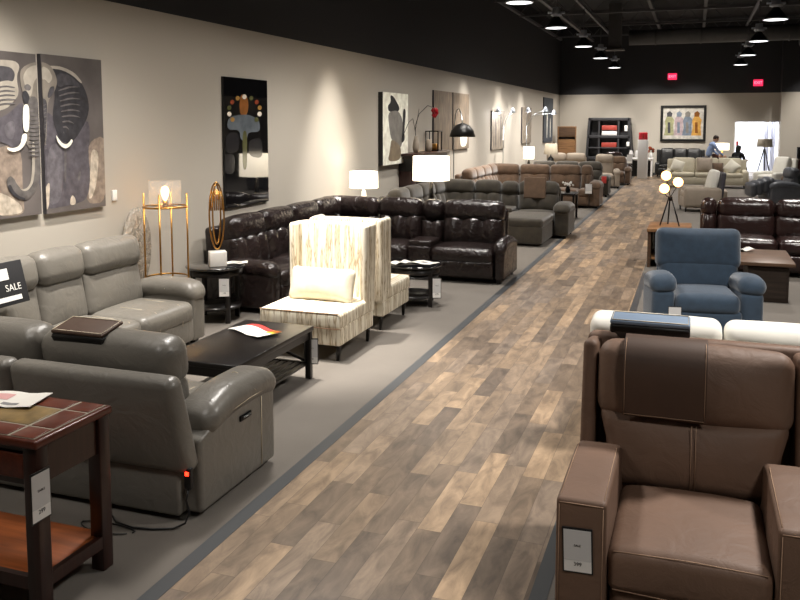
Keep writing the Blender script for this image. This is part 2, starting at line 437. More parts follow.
# ------------------------------------------------------------------ wall art
ELE = [
    ('bglow', [(6.598,2.016), (6.893,2.090), (6.860,1.407), (6.553,1.411), (6.609,1.665)]),
    ('bghi', [(6.652,1.957), (6.766,1.914), (6.722,1.619), (6.642,1.466), (6.587,1.461), (6.623,1.664)]),
    ('bglow', [(5.405,1.975), (5.760,2.034), (5.756,1.560), (5.770,1.381), (5.374,1.423)]),
    ('bghi', [(5.386,1.641), (5.555,1.593), (5.729,1.491), (5.748,1.401), (5.374,1.423)]),
    ('body', [(5.929,2.351), (6.183,2.264), (6.325,2.022), (6.610,2.248), (6.647,2.132), (6.606,1.900), (6.631,1.664), (6.570,1.453), (6.348,1.425), (5.975,1.410), (5.953,1.688), (5.862,1.783)]),
    ('body2', [(6.068,1.991), (6.247,2.024), (6.259,1.762), (6.218,1.465), (6.038,1.444)]),
    ('fold', [(6.286,2.023), (6.320,2.022), (6.293,1.647), (6.269,1.649)]),
    ('fold', [(6.442,1.676), (6.479,1.750), (6.499,1.720), (6.467,1.636)]),
    ('bghi', [(6.337,1.483), (6.369,1.524), (6.410,1.477), (6.407,1.425), (6.334,1.424)]),
    ('bghi', [(6.009,1.593), (6.062,1.659), (6.081,1.643), (6.057,1.415), (5.994,1.412)]),
    ('ear', [(6.068,2.695), (6.181,2.716), (6.309,2.710), (6.439,2.671), (6.544,2.588), (6.616,2.480), (6.644,2.355), (6.610,2.248), (6.535,2.152), (6.434,2.048), (6.351,2.003), (6.247,2.033), (6.188,2.117), (6.154,2.209), (6.149,2.300), (6.186,2.429), (6.178,2.556)]),
    ('light', [(6.119,2.720), (6.284,2.723), (6.453,2.677), (6.558,2.588), (6.538,2.576), (6.425,2.650), (6.282,2.693), (6.130,2.695)]),
    ('fold', [(6.234,2.504), (6.393,2.550), (6.555,2.544), (6.392,2.531), (6.233,2.491)]),
    ('fold', [(6.239,2.456), (6.394,2.497), (6.552,2.485), (6.393,2.478), (6.238,2.443)]),
    ('fold', [(6.244,2.409), (6.395,2.443), (6.549,2.426), (6.394,2.425), (6.243,2.396)]),
    ('fold', [(6.249,2.361), (6.396,2.390), (6.546,2.367), (6.395,2.371), (6.249,2.348)]),
    ('fold', [(6.254,2.313), (6.398,2.336), (6.543,2.307), (6.397,2.318), (6.254,2.300)]),
    ('fold', [(6.260,2.265), (6.399,2.283), (6.540,2.248), (6.398,2.264), (6.259,2.252)]),
    ('fold', [(6.265,2.217), (6.352,2.229), (6.438,2.189), (6.351,2.210), (6.264,2.204)]),
    ('fold', [(6.270,2.168), (6.316,2.176), (6.360,2.131), (6.315,2.157), (6.270,2.155)]),
    ('fold', [(6.275,2.120), (6.281,2.123), (6.283,2.073), (6.280,2.104), (6.275,2.107)]),
    ('ear2', [(6.216,2.658), (6.359,2.657), (6.489,2.589), (6.527,2.534), (6.354,2.564), (6.235,2.522), (6.204,2.576)]),
    ('light', [(5.265,2.710), (5.708,2.744), (5.785,2.698), (5.734,2.597), (5.760,2.452), (5.688,2.381), (5.596,2.311), (5.238,2.257)]),
    ('ear2', [(5.262,2.661), (5.661,2.690), (5.725,2.631), (5.698,2.552), (5.632,2.566), (5.522,2.541), (5.254,2.529)]),
    ('fold', [(5.477,2.492), (5.608,2.523), (5.718,2.510), (5.708,2.498), (5.602,2.508), (5.476,2.476)]),
    ('fold', [(5.475,2.456), (5.606,2.486), (5.716,2.476), (5.706,2.464), (5.600,2.470), (5.474,2.439)]),
    ('fold', [(5.473,2.419), (5.603,2.448), (5.714,2.442), (5.704,2.429), (5.598,2.433), (5.472,2.402)]),
    ('fold', [(5.471,2.382), (5.601,2.411), (5.712,2.407), (5.702,2.395), (5.596,2.395), (5.470,2.366)]),
    ('fold', [(5.469,2.345), (5.599,2.374), (5.710,2.373), (5.700,2.360), (5.594,2.358), (5.468,2.329)]),
    ('body', [(5.377,2.208), (5.593,2.260), (5.685,2.321), (5.791,2.392), (5.828,2.261), (5.793,2.139), (5.750,2.026), (5.665,1.974), (5.580,2.028), (5.369,2.068)]),
    ('body2', [(5.566,2.175), (5.657,2.226), (5.700,2.191), (5.670,2.053), (5.593,2.072)]),
    ('head', [(5.771,2.651), (5.831,2.698), (5.914,2.731), (6.035,2.750), (6.144,2.721), (6.207,2.631), (6.214,2.558), (6.174,2.480), (6.095,2.408), (6.072,2.263), (6.046,1.956), (5.802,1.963), (5.837,2.262), (5.822,2.419), (5.781,2.504)]),
    ('light', [(5.802,2.601), (5.853,2.673), (5.913,2.703), (5.990,2.717), (5.987,2.619), (5.929,2.563), (5.898,2.439), (5.856,2.437), (5.828,2.524)]),
    ('light', [(6.028,2.714), (6.117,2.689), (6.163,2.610), (6.110,2.553), (6.063,2.596), (6.026,2.585)]),
    ('fold', [(5.810,2.523), (5.857,2.546), (5.903,2.518), (5.877,2.482), (5.826,2.489)]),
    ('ear', [(5.784,2.470), (5.835,2.489), (5.879,2.429), (5.852,2.364), (5.806,2.370)]),
    ('ear2', [(6.121,2.527), (6.177,2.538), (6.174,2.483), (6.105,2.418), (6.082,2.444)]),
    ('trunk', [(5.847,2.437), (5.989,2.432), (5.971,1.922), (6.002,1.921), (5.970,1.741), (5.931,1.644), (5.850,1.552), (5.773,1.519), (5.686,1.539), (5.611,1.598), (5.577,1.661), (5.573,1.721), (5.613,1.748), (5.652,1.725), (5.689,1.662), (5.741,1.617), (5.802,1.627), (5.847,1.677), (5.867,1.783), (5.869,1.996), (5.852,2.103)]),
    ('light', [(5.876,2.032), (5.914,2.031), (5.900,1.781), (5.875,1.666), (5.810,1.605), (5.754,1.602), (5.701,1.641), (5.741,1.617), (5.802,1.627), (5.847,1.677), (5.867,1.783)]),
    ('ear', [(5.577,1.661), (5.611,1.598), (5.686,1.539), (5.773,1.519), (5.774,1.540), (5.701,1.564), (5.645,1.612), (5.613,1.675)]),
    ('ear2', [(5.993,2.433), (6.085,2.405), (6.064,2.209), (6.021,1.956), (5.972,1.958), (6.044,1.919), (6.019,1.647), (5.977,1.596), (5.972,1.777)]),
    ('fold', [(5.858,2.385), (5.918,2.376), (5.986,2.388), (5.986,2.377), (5.918,2.363), (5.857,2.372)]),
    ('fold', [(5.856,2.350), (5.916,2.340), (5.984,2.352), (5.984,2.341), (5.916,2.328), (5.855,2.337)]),
    ('fold', [(5.854,2.314), (5.915,2.305), (5.982,2.316), (5.982,2.306), (5.914,2.292), (5.853,2.302)]),
    ('fold', [(5.852,2.279), (5.913,2.269), (5.980,2.281), (5.980,2.270), (5.912,2.257), (5.851,2.267)]),
    ('fold', [(5.850,2.244), (5.911,2.234), (5.978,2.245), (5.978,2.234), (5.910,2.221), (5.849,2.232)]),
    ('fold', [(5.848,2.209), (5.909,2.198), (5.976,2.209), (5.976,2.198), (5.908,2.186), (5.847,2.196)]),
    ('fold', [(5.846,2.174), (5.907,2.163), (5.974,2.173), (5.974,2.162), (5.906,2.150), (5.845,2.161)]),
    ('fold', [(5.844,2.138), (5.905,2.127), (5.973,2.137), (5.972,2.127), (5.904,2.115), (5.843,2.126)]),
    ('fold', [(5.842,2.103), (5.903,2.092), (5.971,2.102), (5.970,2.091), (5.902,2.079), (5.841,2.091)]),
    ('fold', [(5.840,2.068), (5.901,2.056), (5.969,2.066), (5.968,2.055), (5.900,2.044), (5.840,2.055)]),
    ('fold', [(5.838,2.033), (5.899,2.021), (5.967,2.030), (5.966,2.019), (5.898,2.008), (5.838,2.020)]),
    ('fold', [(5.836,1.997), (5.897,1.985), (5.965,1.994), (5.964,1.983), (5.896,1.973), (5.836,1.985)]),
    ('fold', [(5.834,1.962), (5.895,1.949), (5.963,1.958), (5.962,1.947), (5.894,1.937), (5.834,1.950)]),
    ('fold', [(5.832,1.927), (5.893,1.914), (5.961,1.922), (5.960,1.911), (5.892,1.901), (5.832,1.914)]),
    ('fold', [(6.000,2.370), (6.033,2.364), (6.068,2.375), (6.068,2.364), (6.033,2.351), (5.999,2.358)]),
    ('fold', [(5.998,2.334), (6.031,2.328), (6.066,2.339), (6.066,2.328), (6.031,2.315), (5.997,2.322)]),
    ('fold', [(5.996,2.299), (6.030,2.292), (6.065,2.303), (6.064,2.292), (6.029,2.279), (5.995,2.286)]),
    ('fold', [(5.994,2.263), (6.028,2.256), (6.063,2.267), (6.062,2.256), (6.027,2.243), (5.993,2.250)]),
    ('fold', [(5.992,2.227), (6.026,2.220), (6.061,2.231), (6.060,2.220), (6.025,2.207), (5.991,2.214)]),
    ('fold', [(5.990,2.191), (6.024,2.184), (6.059,2.195), (6.058,2.184), (6.023,2.171), (5.989,2.178)]),
    ('fold', [(5.988,2.155), (6.022,2.148), (6.057,2.158), (6.056,2.148), (6.021,2.135), (5.987,2.143)]),
    ('fold', [(5.986,2.119), (6.020,2.112), (6.055,2.122), (6.054,2.111), (6.019,2.099), (5.985,2.107)]),
    ('fold', [(5.984,2.083), (6.018,2.076), (6.053,2.086), (6.052,2.075), (6.017,2.063), (5.983,2.071)]),
    ('fold', [(5.982,2.047), (6.016,2.040), (6.051,2.050), (6.050,2.039), (6.015,2.027), (5.982,2.035)]),
    ('fold', [(5.980,2.012), (6.014,2.003), (6.049,2.014), (6.048,2.003), (6.013,1.991), (5.980,1.999)]),
    ('fold', [(5.978,1.976), (6.012,1.967), (6.047,1.977), (6.046,1.966), (6.011,1.955), (5.978,1.963)]),
    ('white', [(5.791,2.362), (5.852,2.364), (5.855,2.244), (5.838,2.117), (5.779,2.128), (5.776,2.244)]),
    ('white', [(5.764,2.108), (5.819,2.107), (5.811,2.051), (5.781,2.002), (5.724,1.962), (5.653,1.950), (5.594,1.969), (5.582,1.994), (5.639,1.982), (5.700,1.990), (5.741,2.024)]),
    ('white', [(6.169,2.095), (6.197,2.058), (6.241,2.016), (6.293,1.997), (6.341,2.022), (6.369,2.051), (6.390,2.032), (6.350,1.984), (6.285,1.959), (6.224,1.987), (6.181,2.033)]),
]
MIR = [
    ('wood', [(9.537,2.566), (9.674,2.577), (9.740,2.468), (9.707,2.327), (9.616,2.277), (9.515,2.308), (9.493,2.445)]),
    ('steel', [(9.219,2.275), (9.515,2.308), (9.755,2.310), (10.018,2.240), (10.035,2.078), (9.713,2.081), (9.674,1.977), (9.503,1.980), (9.495,2.111), (9.181,2.114)]),
    ('moss', [(9.562,2.100), (9.685,2.099), (9.669,1.625), (9.612,1.575), (9.559,1.630)]),
    ('smoke', [(9.107,1.814), (9.364,1.805), (9.355,1.544), (9.097,1.559)]),  # grey boxes: reflections in the glass, painted as flat shapes
    ('smoke', [(9.148,2.070), (9.480,2.084), (9.471,1.825), (9.139,1.819)]),
    ('smoke', [(9.709,1.976), (10.070,2.005), (10.098,1.713), (9.716,1.764)]),
    ('gold', [(9.377,2.244), (9.346,2.214), (9.288,2.214), (9.260,2.243), (9.290,2.273), (9.348,2.273)]),
    ('pale', [(9.302,2.314), (9.272,2.284), (9.214,2.284), (9.187,2.313), (9.216,2.342), (9.274,2.343)]),
    ('moss', [(9.302,2.393), (9.272,2.363), (9.214,2.362), (9.187,2.391), (9.216,2.420), (9.274,2.422)]),
    ('rust', [(9.376,2.466), (9.346,2.436), (9.287,2.435), (9.259,2.463), (9.290,2.493), (9.348,2.495)]),
    ('gold', [(9.513,2.520), (9.481,2.489), (9.422,2.488), (9.393,2.516), (9.424,2.547), (9.484,2.549)]),
    ('pale', [(9.686,2.543), (9.654,2.512), (9.593,2.510), (9.563,2.539), (9.595,2.570), (9.656,2.572)]),
    ('moss', [(9.864,2.530), (9.831,2.498), (9.768,2.497), (9.737,2.526), (9.770,2.557), (9.833,2.559)]),
    ('rust', [(10.009,2.481), (9.975,2.449), (9.910,2.448), (9.879,2.478), (9.912,2.509), (9.977,2.511)]),
    ('gold', [(10.088,2.406), (10.054,2.375), (9.988,2.374), (9.956,2.404), (9.990,2.436), (10.056,2.437)]),
    ('pale', [(10.082,2.322), (10.048,2.290), (9.982,2.290), (9.950,2.320), (9.984,2.352), (10.050,2.353)]),
    ('moss', [(9.992,2.246), (9.959,2.215), (9.894,2.215), (9.862,2.246), (9.896,2.277), (9.961,2.277)]),
]
ABS = [
    ('black', [(14.994,2.733), (15.182,2.720), (15.561,2.496), (15.444,2.415), (14.916,2.409), (14.851,2.521), (15.048,2.602)]),
    ('grey', [(14.883,2.409), (15.444,2.455), (15.739,2.260), (15.739,1.860), (15.560,1.665), (15.045,1.874), (14.914,2.181)]),
    ('taupe', [(15.045,1.912), (15.619,1.743), (15.619,1.464), (14.846,1.458), (14.989,1.683)]),
    ('black', [(15.739,2.499), (15.933,2.462), (15.811,2.060), (15.860,1.858), (15.619,1.783), (15.715,2.100)]),
]
def clip(poly, ax, v, keep_less):
    out = []; n = len(poly)
    ins = lambda p: (p[ax] <= v) if keep_less else (p[ax] >= v)
    for i in range(n):
        a, b = poly[i], poly[(i+1) % n]
        if ins(a): out.append(a)
        if ins(a) != ins(b):
            t = (v-a[ax])/(b[ax]-a[ax]); out.append((a[0]+t*(b[0]-a[0]), a[1]+t*(b[1]-a[1])))
    return out
def smooth(p, it=2):
    for _ in range(it):
        q = []
        for i in range(len(p)):
            a, b = p[i], p[(i+1) % len(p)]
            q += [(a[0]*.78+b[0]*.22, a[1]*.78+b[1]*.22), (a[0]*.22+b[0]*.78, a[1]*.22+b[1]*.78)]
        p = q
    return p
def wall_picture(name, label, y0, y1, z0, z1, shapes, bg, side='art_dark', depth=.04, group=None, cat='picture'):
    """canvas on the left wall; shapes are given in world (y, z)"""
    yc, zc = (y0+y1)/2, (z0+z1)/2
    t = thing(name, label, cat, (WX+.001, yc, zc), 0, group)
    MB().box((depth/2, 0, 0), (depth, y1-y0, z1-z0), side).build('stretcher_frame', side, t)
    b = MB(); e = depth+.0015
    hy, hz = (y1-y0)/2, (z1-z0)/2
    b.add([(e, -hy, -hz), (e, hy, -hz), (e, hy, hz), (e, -hy, hz)], [(0, 1, 2, 3)], bg, smooth=False)
    k = 0
    for m_, pts in shapes:
        p = smooth([(q[0]-yc, q[1]-zc) for q in pts])
        for (ax, v, kl) in ((0, hy, True), (0, -hy, False), (1, hz, True), (1, -hz, False)):
            if p: p = clip(p, ax, v, kl)
        if len(p) < 3: continue
        k += 1; x = e+.0004*k
        b.add([(x, q[0], q[1]) for q in p], [tuple(range(len(p)))], 'art_'+m_, smooth=False)
    b.build('painted_canvas', bg, t, fix=False)
    return t
wall_picture('elephant_canvas', 'left canvas of the elephant pair, with one ear and the curled trunk', 5.16, 5.97, 1.38, 2.81, ELE, 'ele_back', group='two canvases forming one elephant')
wall_picture('elephant_canvas', 'right canvas of the elephant pair, with the dark fanned ear', 6.03, 6.84, 1.37, 2.82, ELE, 'ele_back', group='two canvases forming one elephant')
wall_picture('glass_picture', 'tall glossy black glass picture of a flower-crowned woman, above the curved leather sectional', 9.12, 10.25, 1.12, 2.78, MIR, 'dark_glass', 'black_paint', .03)
wall_picture('abstract_canvas', 'tall white canvas with a black and grey figure, left of the dark mantel', 14.6, 16.05, 1.40, 2.78, ABS, 'art_white', 'art_black', .09)
wall_picture('streaked_canvas', 'left panel of the brown streaked pair above the dark mantel', 18.0, 19.5, 1.55, 2.94, [], 'streak_art', group='brown streaked canvas pair')
wall_picture('streaked_canvas', 'right panel of the brown streaked pair above the dark mantel', 19.6, 21.1, 1.55, 2.94, [('white', [(20.2, 1.6), (20.9, 1.6), (20.95, 2.1), (20.3, 2.2)])], 'streak_art', group='brown streaked canvas pair')
br = []
for i in range(7):
    y = 23.9+.22*i; br.append(('black', [(y, 1.45), (y+.05, 1.45), (y+.12+.1*math.sin(i*2), 2.0), (y+.02, 2.5), (y-.02, 2.5), (y+.05, 2.0)]))
wall_picture('branch_canvas', 'pale canvas with dark branches beside the three-armed steel lamp', 23.7, 25.4, 1.42, 2.56, br, 'streak_grey')
wall_picture('grey_canvas', 'narrow grey brown canvas between the two groups of steel lamps', 28.2, 29.9, 1.50, 2.74, [], 'streak_grey')
wall_picture('navy_canvas', 'tallest dark blue streaked canvas, farthest along the left wall', 32.5, 34.7, 1.44, 3.2, [('white', [(33.2, 1.6), (33.35, 1.6), (33.4, 2.6), (33.2, 2.6)]), ('white', [(34.0, 1.6), (34.15, 1.6), (34.1, 2.4), (34.0, 2.4)])], 'streak_blue')

t = thing('framed_picture', 'big black framed picture of four costumed figures on the back wall', 'picture', (-.47, BY, 2.18))
f = MB(); w, h = 1.80, 1.50
for sx in (-1, 1): f.box((sx*(w/2-.05), -.035, 0), (.1, .07, h))
for sz in (-1, 1): f.box((0, -.035, sz*(h/2-.05)), (w-.2, .07, .1))
f.build('frame', 'black_paint', t)
b = MB(); b.box((0, -.012, 0), (w-.2, .02, h-.2), 'art_silver')
def blob(b, m_, pts, y): b.add([(p[0], y, p[1]) for p in pts], [tuple(range(len(pts)))], m_, smooth=False)
for i, (x, c, c2) in enumerate(((-.55, 'art_sage', 'art_dark'), (-.17, 'art_mauve', 'art_slate'), (.17, 'art_slate', 'art_grey'), (.53, 'art_ochre', 'art_wood'))):
    blob(b, c, [(x-.2, -.5), (x+.2, -.5), (x+.16, -.1), (x+.2, .15), (x+.08, .3), (x-.1, .3), (x-.18, .1), (x-.14, -.15)], -.024-.001*i)
    blob(b, c2, [(x-.09, .28), (x+.09, .28), (x+.12, .42), (x+.02, .52), (x-.1, .44)], -.030)
    blob(b, c2, [(x-.05, -.4), (x+.06, -.4), (x+.04, .05), (x-.06, .05)], -.031)
b.build('painted_sheet', 'art_silver', t, fix=False)
# ------------------------------------------------------------------ upholstery
def puffs(n, amp, wid=1):
    def fn(w, u):
        if u[1] < 0:
            w[1] -= amp*abs(math.sin(n*PI*(u[0]+1)/2))*min(1, -u[1]*1.4)*(1-.35*u[2]**2)
        return w
    return fn
def sags(amp):
    def fn(w, u):
        w[2] -= amp*(abs(u[0])**2.5)*.5; return w
    return fn
BASE = dict(D=.96, mat='grey_leather', seat_h=.47, back=1.04, arm_h=.63, lum=1, hr=.09, tilt=10, arm='pillow', stitch=None, skirt=.06)
def seat_mod(P, T, w, s, xb=0):
    D, m = s['D'], s['mat']; g = .004; xc = -xb/2; wb = w+xb
    MB(T).rb((xc*.8, D*.5+s.get('bout', 0)/2, (s['skirt']+.30)/2), (w-g+xb*.8, D-.10+s.get('bout', 0), .30-s['skirt']), .02, k=1, m=1).build('base', m, P)
    MB(T).rb((0, .05, .20), (w-g, .10, .25), .045, (0, .015, .0), m=(4, 2, 2)).build('footrest', m, P)
    sh = s['seat_h']
    c = MB(T).rb((0, .34, sh-.10), (w-g, .70, .21), .075, (0, .015, .028), m=(6, 5, 2), fn=sags(.012)).build('seat_cushion', m, P)
    lz0, lz1 = sh-.02, s['back']-.26
    t = T @ TR(0, D*.66, lz0) @ RX(-s['tilt'])
    n = s['lum']
    MB(t).rb((0, .02, (lz1-lz0)/2), (w-g, .22, lz1-lz0+.06), .07, (0, .035, .01), m=(max(6, 6*n), 2, 5), fn=puffs(n, .065) if n > 1 else None).build('back_cushion', m, P)
    t2 = T @ TR(0, D*.72, s['back']-.15) @ RX(-s['tilt'])
    MB(t2).rb((0, .0, 0), (w-g, .25, .29), s['hr'], (.0, .02, .02), m=(5, 2, 2)).build('headrest', s.get('hmat', m), P)
    t3 = T @ TR(0, D-.14+s.get('bout', 0), .30) @ RX(-s.get('btilt', 4))
    MB(t3).rb((xc, .05, (s['back']-.42)/2), (wb-g, .13, s['back']-.42), .05, (0, .03, 0), m=(4, 1, 4), fn=(lambda w_, u: [w_[0]+xb*.35*(1-u[2])/2*(1 if u[0] < 0 else 0)*-1, w_[1], w_[2]]) if xb else None).build('back_panel', m, P)
    if s['stitch']:
        b = MB(T); x = w*.5-.12
        for sx in (-.22*w, .22*w) if w > .5 else (0,):
            b.tube([(sx, -.012, .27), (sx, -.018, sh-.09), (sx, .03, sh+.004), (sx, .2, sh+.022), (sx, .42, sh+.03)], .0022, n=4)
        o = b.build('stitching', s['stitch'], P)
def arm_mod(P, T, w, s, side=0):
    D, m, h = s['D'], s['mat'], s['arm_h']
    if s['arm'] == 'flat':
        MB(T).rb((0, D*.43, (s['skirt']+h)/2), (w-.004, D*.86, h-s['skirt']), .035, (.008, .01, .012), m=(2, 4, 4)).build('arm', m, P)
        return
    def slope(w_, u):
        if u[1] > .1: w_[2] -= .11*((u[1]-.1)/.9)**1.6*max(0, u[2])
        return w_
    def droop(w_, u):
        if u[1] > .2: w_[2] -= .07*((u[1]-.2)/.8)**1.7
        if u[1] < -.5: w_[2] -= .05*((-u[1]-.5)/.5)**2
        return w_
    a = MB(T).rb((0, D*.47, (s['skirt']+h-.08)/2), (w-.03, D*.88, h-.08-s['skirt']), .03, (.008, .015, 0), m=(2, 8, 4), fn=slope).build('arm', m, P)
    MB(T @ TR(0, D*.42, h-.075)).rb((0, 0, 0), (w+.03, D*.82, .17), .08, (.0, .01, .015), k=3, m=(2, 10, 1), fn=droop).build('arm_pad', m, a)
    if s['stitch']:
        q = MB(T); q.tube([(-w*.5-.018, D*.34, h-.07), (-w*.36, D*.34, h+.0), (0, D*.34, h+.03), (w*.36, D*.34, h+.0), (w*.5+.018, D*.34, h-.07)], .0025, n=4)
        q.build('stitching', s['stitch'], a)
def console_mod(P, T, w, s):
    D, m, h = s['D'], s['mat'], s['seat_h']
    MB(T).rb((0, D*.46, (s['skirt']+h)/2), (w-.004, D*.86, h-s['skirt']), .03, m=2).build('console', m, P)
    MB(T).rb((0, .30, h+.03), (w-.01, .5, .09), .03, (0, 0, .01), m=2).build('console_lid', m, P)
    MB(T @ TR(0, D*.66, h) @ RX(-s['tilt'])).rb((0, .02, .13), (w-.004, .2, .34), .06, (0, .03, 0), m=(4, 2, 3), fn=puffs(2, .03)).build('back_cushion', m, P)
    MB(T @ TR(0, D*.72, s['back']-.15) @ RX(-s['tilt'])).rb((0, 0, 0), (w-.004, .24, .27), .1, (0, .02, .015), m=(3, 2, 2)).build('headrest', m, P)
    MB(T).rb((0, D-.08, s['back']*.42), (w-.004, .12, s['back']*.78), .04, m=2).build('back_panel', m, P)
def chaise_mod(P, T, w, s, ext):
    D, m = s['D'], s['mat']; sh = s['seat_h']
    seat_mod(P, T, w, s)
    MB(T).rb((0, -ext/2, sh*.42), (w-.01, ext, sh*.66), .03, (0, .02, 0), m=(4, 3, 3)).build('chaise_box', m, P)
    MB(T).rb((0, -ext/2+.02, sh-.06), (w+.01, ext+.06, .17), .06, (0, .01, .025), m=(5, 5, 2)).build('chaise_cushion', m, P)
def corner_mod(P, T, s):       # square D x D, back edges at x=0 and y=D
    D, m = s['D'], s['mat']; sh = s['seat_h']; c = D
    MB(T).rb((D/2, D/2, (s['skirt']+.30)/2), (D-.02, D-.02, .30-s['skirt']), .02, k=1, m=1).build('base', m, P)
    MB(T).rb((D*.58, D*.42, sh-.10), (D*.84, D*.84, .2), .08, (0, 0, .02), m=5).build('seat_cushion', m, P)
    for T2 in (T @ TR(D*.62, 0), T @ TR(D, D*.38) @ RZ(90)):
        MB(T2 @ TR(0, D*.66, sh-.02) @ RX(-s['tilt'])).rb((0, .02, .16), (D*.74, .22, .40), .07, (0, .035, .01), m=(14, 2, 4), fn=puffs(3, .04)).build('back_cushion', m, P)
        MB(T2 @ TR(0, D*.72, s['back']-.15) @ RX(-s['tilt'])).rb((0, 0, 0), (D*.74, .25, .29), s['hr'], (0, .02, .02), m=(5, 2, 2)).build('headrest', m, P)
    q = T @ TR(D*.36, D*.64, 0) @ RZ(45)
    lz0, lz1 = sh-.02, s['back']-.26
    MB(q @ TR(0, 0, lz0) @ RX(-s['tilt'])).rb((0, .02, (lz1-lz0)/2), (D*.50, .24, lz1-lz0+.06), .07, (0, .03, 0), m=(14, 2, 4), fn=puffs(3, .04)).build('back_cushion', m, P)
    MB(q @ TR(0, .05, s['back']-.15) @ RX(-s['tilt'])).rb((0, 0, 0), (D*.52, .26, .29), s['hr'], (0, .02, .02), m=(5, 2, 2)).build('headrest', m, P)
    MB(q).rb((0, D*.10, s['back']*.44), (D*.66, .14, s['back']*.78), .06, m=3).build('back_panel', m, P)
def seating(name, label, cat, loc, rz, mods, st, group=None, feet=True):
    s = dict(BASE); s.update(st); P = thing(name, label, cat, loc, rz, group); x = 0
    for md in mods:
        w = md[1]; T = TR(x+w/2, 0)
        if md[0] == 'arm': arm_mod(P, T, w, s)
        elif md[0] == 'seat': seat_mod(P, T, w, s, md[2] if len(md) > 2 else 0)
        elif md[0] == 'console': console_mod(P, T, w, s)
        elif md[0] == 'chaise': chaise_mod(P, T, w, s, md[2])
        x += w
    if feet:
        for fx in (.08, x-.08):
            for fy in (.12, s['D']-.14): MB().box((fx, fy, .034), (.06, .06, .068)).build('foot', 'black_plastic', P)
    return P
def sectional(name, label, loc, A, B, st, group=None):
    """corner at the back left; run A to the right facing -y, run B towards the viewer facing +x"""
    s = dict(BASE); s.update(st); D = s['D']; P = thing(name, label, 'sectional sofa', loc, 0, group)
    corner_mod(P, I4, s)
    x = D
    for md in A:
        w = md[1]; T = TR(x+w/2, 0)
        {'arm': arm_mod, 'seat': seat_mod, 'console': console_mod}[md[0]](P, T, w, s) if md[0] != 'chaise' else chaise_mod(P, T, w, s, md[2])
        x += w
    y = 0
    for md in B:
        w = md[1]; T = TR(D, -y-w/2) @ RZ(90)
        {'arm': arm_mod, 'seat': seat_mod, 'console': console_mod}[md[0]](P, T, w, s); y += w
    for fx, fy in ((.1, D-.1), (x-.1, .14), (x-.1, D-.14), (D-.14, -y+.1), (.1, -y+.1)):
        MB().box((fx, fy, .034), (.06, .06, .068)).build('foot', 'black_plastic', P)
    return P
def price_tag(label, loc, rz, w=.115, h=.19, big='599', group='white price tags', small='SALE', tilt=0):
    t = thing('price_tag', label, 'price tag', loc, rz, group)
    T = RY(tilt)
    MB(T).rb((0, 0, 0), (w+.008, .004, h+.008), .001, k=1, m=1).build('holder', 'black_plastic', t)
    MB(T).box((0, -.003, h*.12), (w-.004, .002, h*.70)).build('upper_card', 'card_grey', t)
    MB(T).box((0, -.003, -h*.36), (w-.004, .002, h*.25)).build('lower_card', 'card_white', t)
    if big:
        text('lettering', small, h*.07, 'ink', T @ TR(0, -.005, h*.12) @ RX(90), t)
        text('price', big, h*.12, 'ink', T @ TR(0, -.005, -h*.31) @ RX(90), t)
    return t

# ------------------------------------------------------------------ left gallery
GL = dict(mat='grey_leather', stitch='pale_stitch', back=1.06, arm_h=.64)
s1 = seating('reclining_sofa', 'long grey leather reclining sofa against the wall beneath the elephant canvases', 'sofa', (-4.55, 4.45, 0), 90,
        [('arm', .24), ('seat', .80), ('seat', .56), ('seat', .80), ('arm', .24)], dict(GL, back=1.10, btilt=2, D=.98))
s2 = seating('reclining_loveseat', 'grey leather reclining loveseat seen from behind, with a glowing red power switch', 'sofa', (-2.50, 4.70, 0), 180,
        [('arm', .25), ('seat', .94, .17), ('seat', .58), ('arm', .22)], dict(GL, back=.97, btilt=9, D=.98, skirt=.03, bout=.03, arm_h=.645), feet=False)
# power switch, handle plate and cord on the side of the loveseat
sw = MB().rb((.045, .965, .27), (.045, .03, .12), .006, k=1, m=1).build('power_switch', 'black_plastic', s2); sw['label'] = 'black switch box'
l = MB().rb((.045, .983, .30), (.022, .006, .022), .002, k=1, m=1).build('indicator_light', 'led_red', sw); l['label'] = 'glowing red light'
h = MB().rb((.004, .42, .44), (.014, .13, .035), .006, k=1, m=1).build('handle_plate', 'black_metal', s2)
MB().tube([(-.006, .38, .445), (-.012, .42, .447), (-.006, .46, .445)], .006, n=6).build('pull_lever', 'steel', h)
cd = MB().tube([(.045, .97, .21), (.05, .985, .15), (.035, .98, .08), (.05, 1.0, .03), (.10, 1.04, .010), (.2, 1.08, .008), (.32, 1.10, .008), (.44, 1.08, .008), (.52, 1.02, .008)], .006, n=6).build('power_cord', 'black_plastic', s2)
q = MB(); q.tube([(.009, .22, .06), (.007, .22, .50)], .003, n=4); q.tube([(-.006, .08, .54), (-.012, .4, .545), (-.008, .62, .53)], .003, n=4)
q.build('stitching', 'pale_stitch', s2)

# coiled loose cord on the carpet
tag(MB().tube([(-2.95+.17*math.cos(a)*(1+.1*math.sin(3*a)), 3.55+.05*math.sin(a), .008) for a in [i*.35 for i in range(18)]], .004, n=5).build('floor_cord', 'black_plastic'), 'thin dark cord lying on the carpet behind the grey loveseat', 'cord')

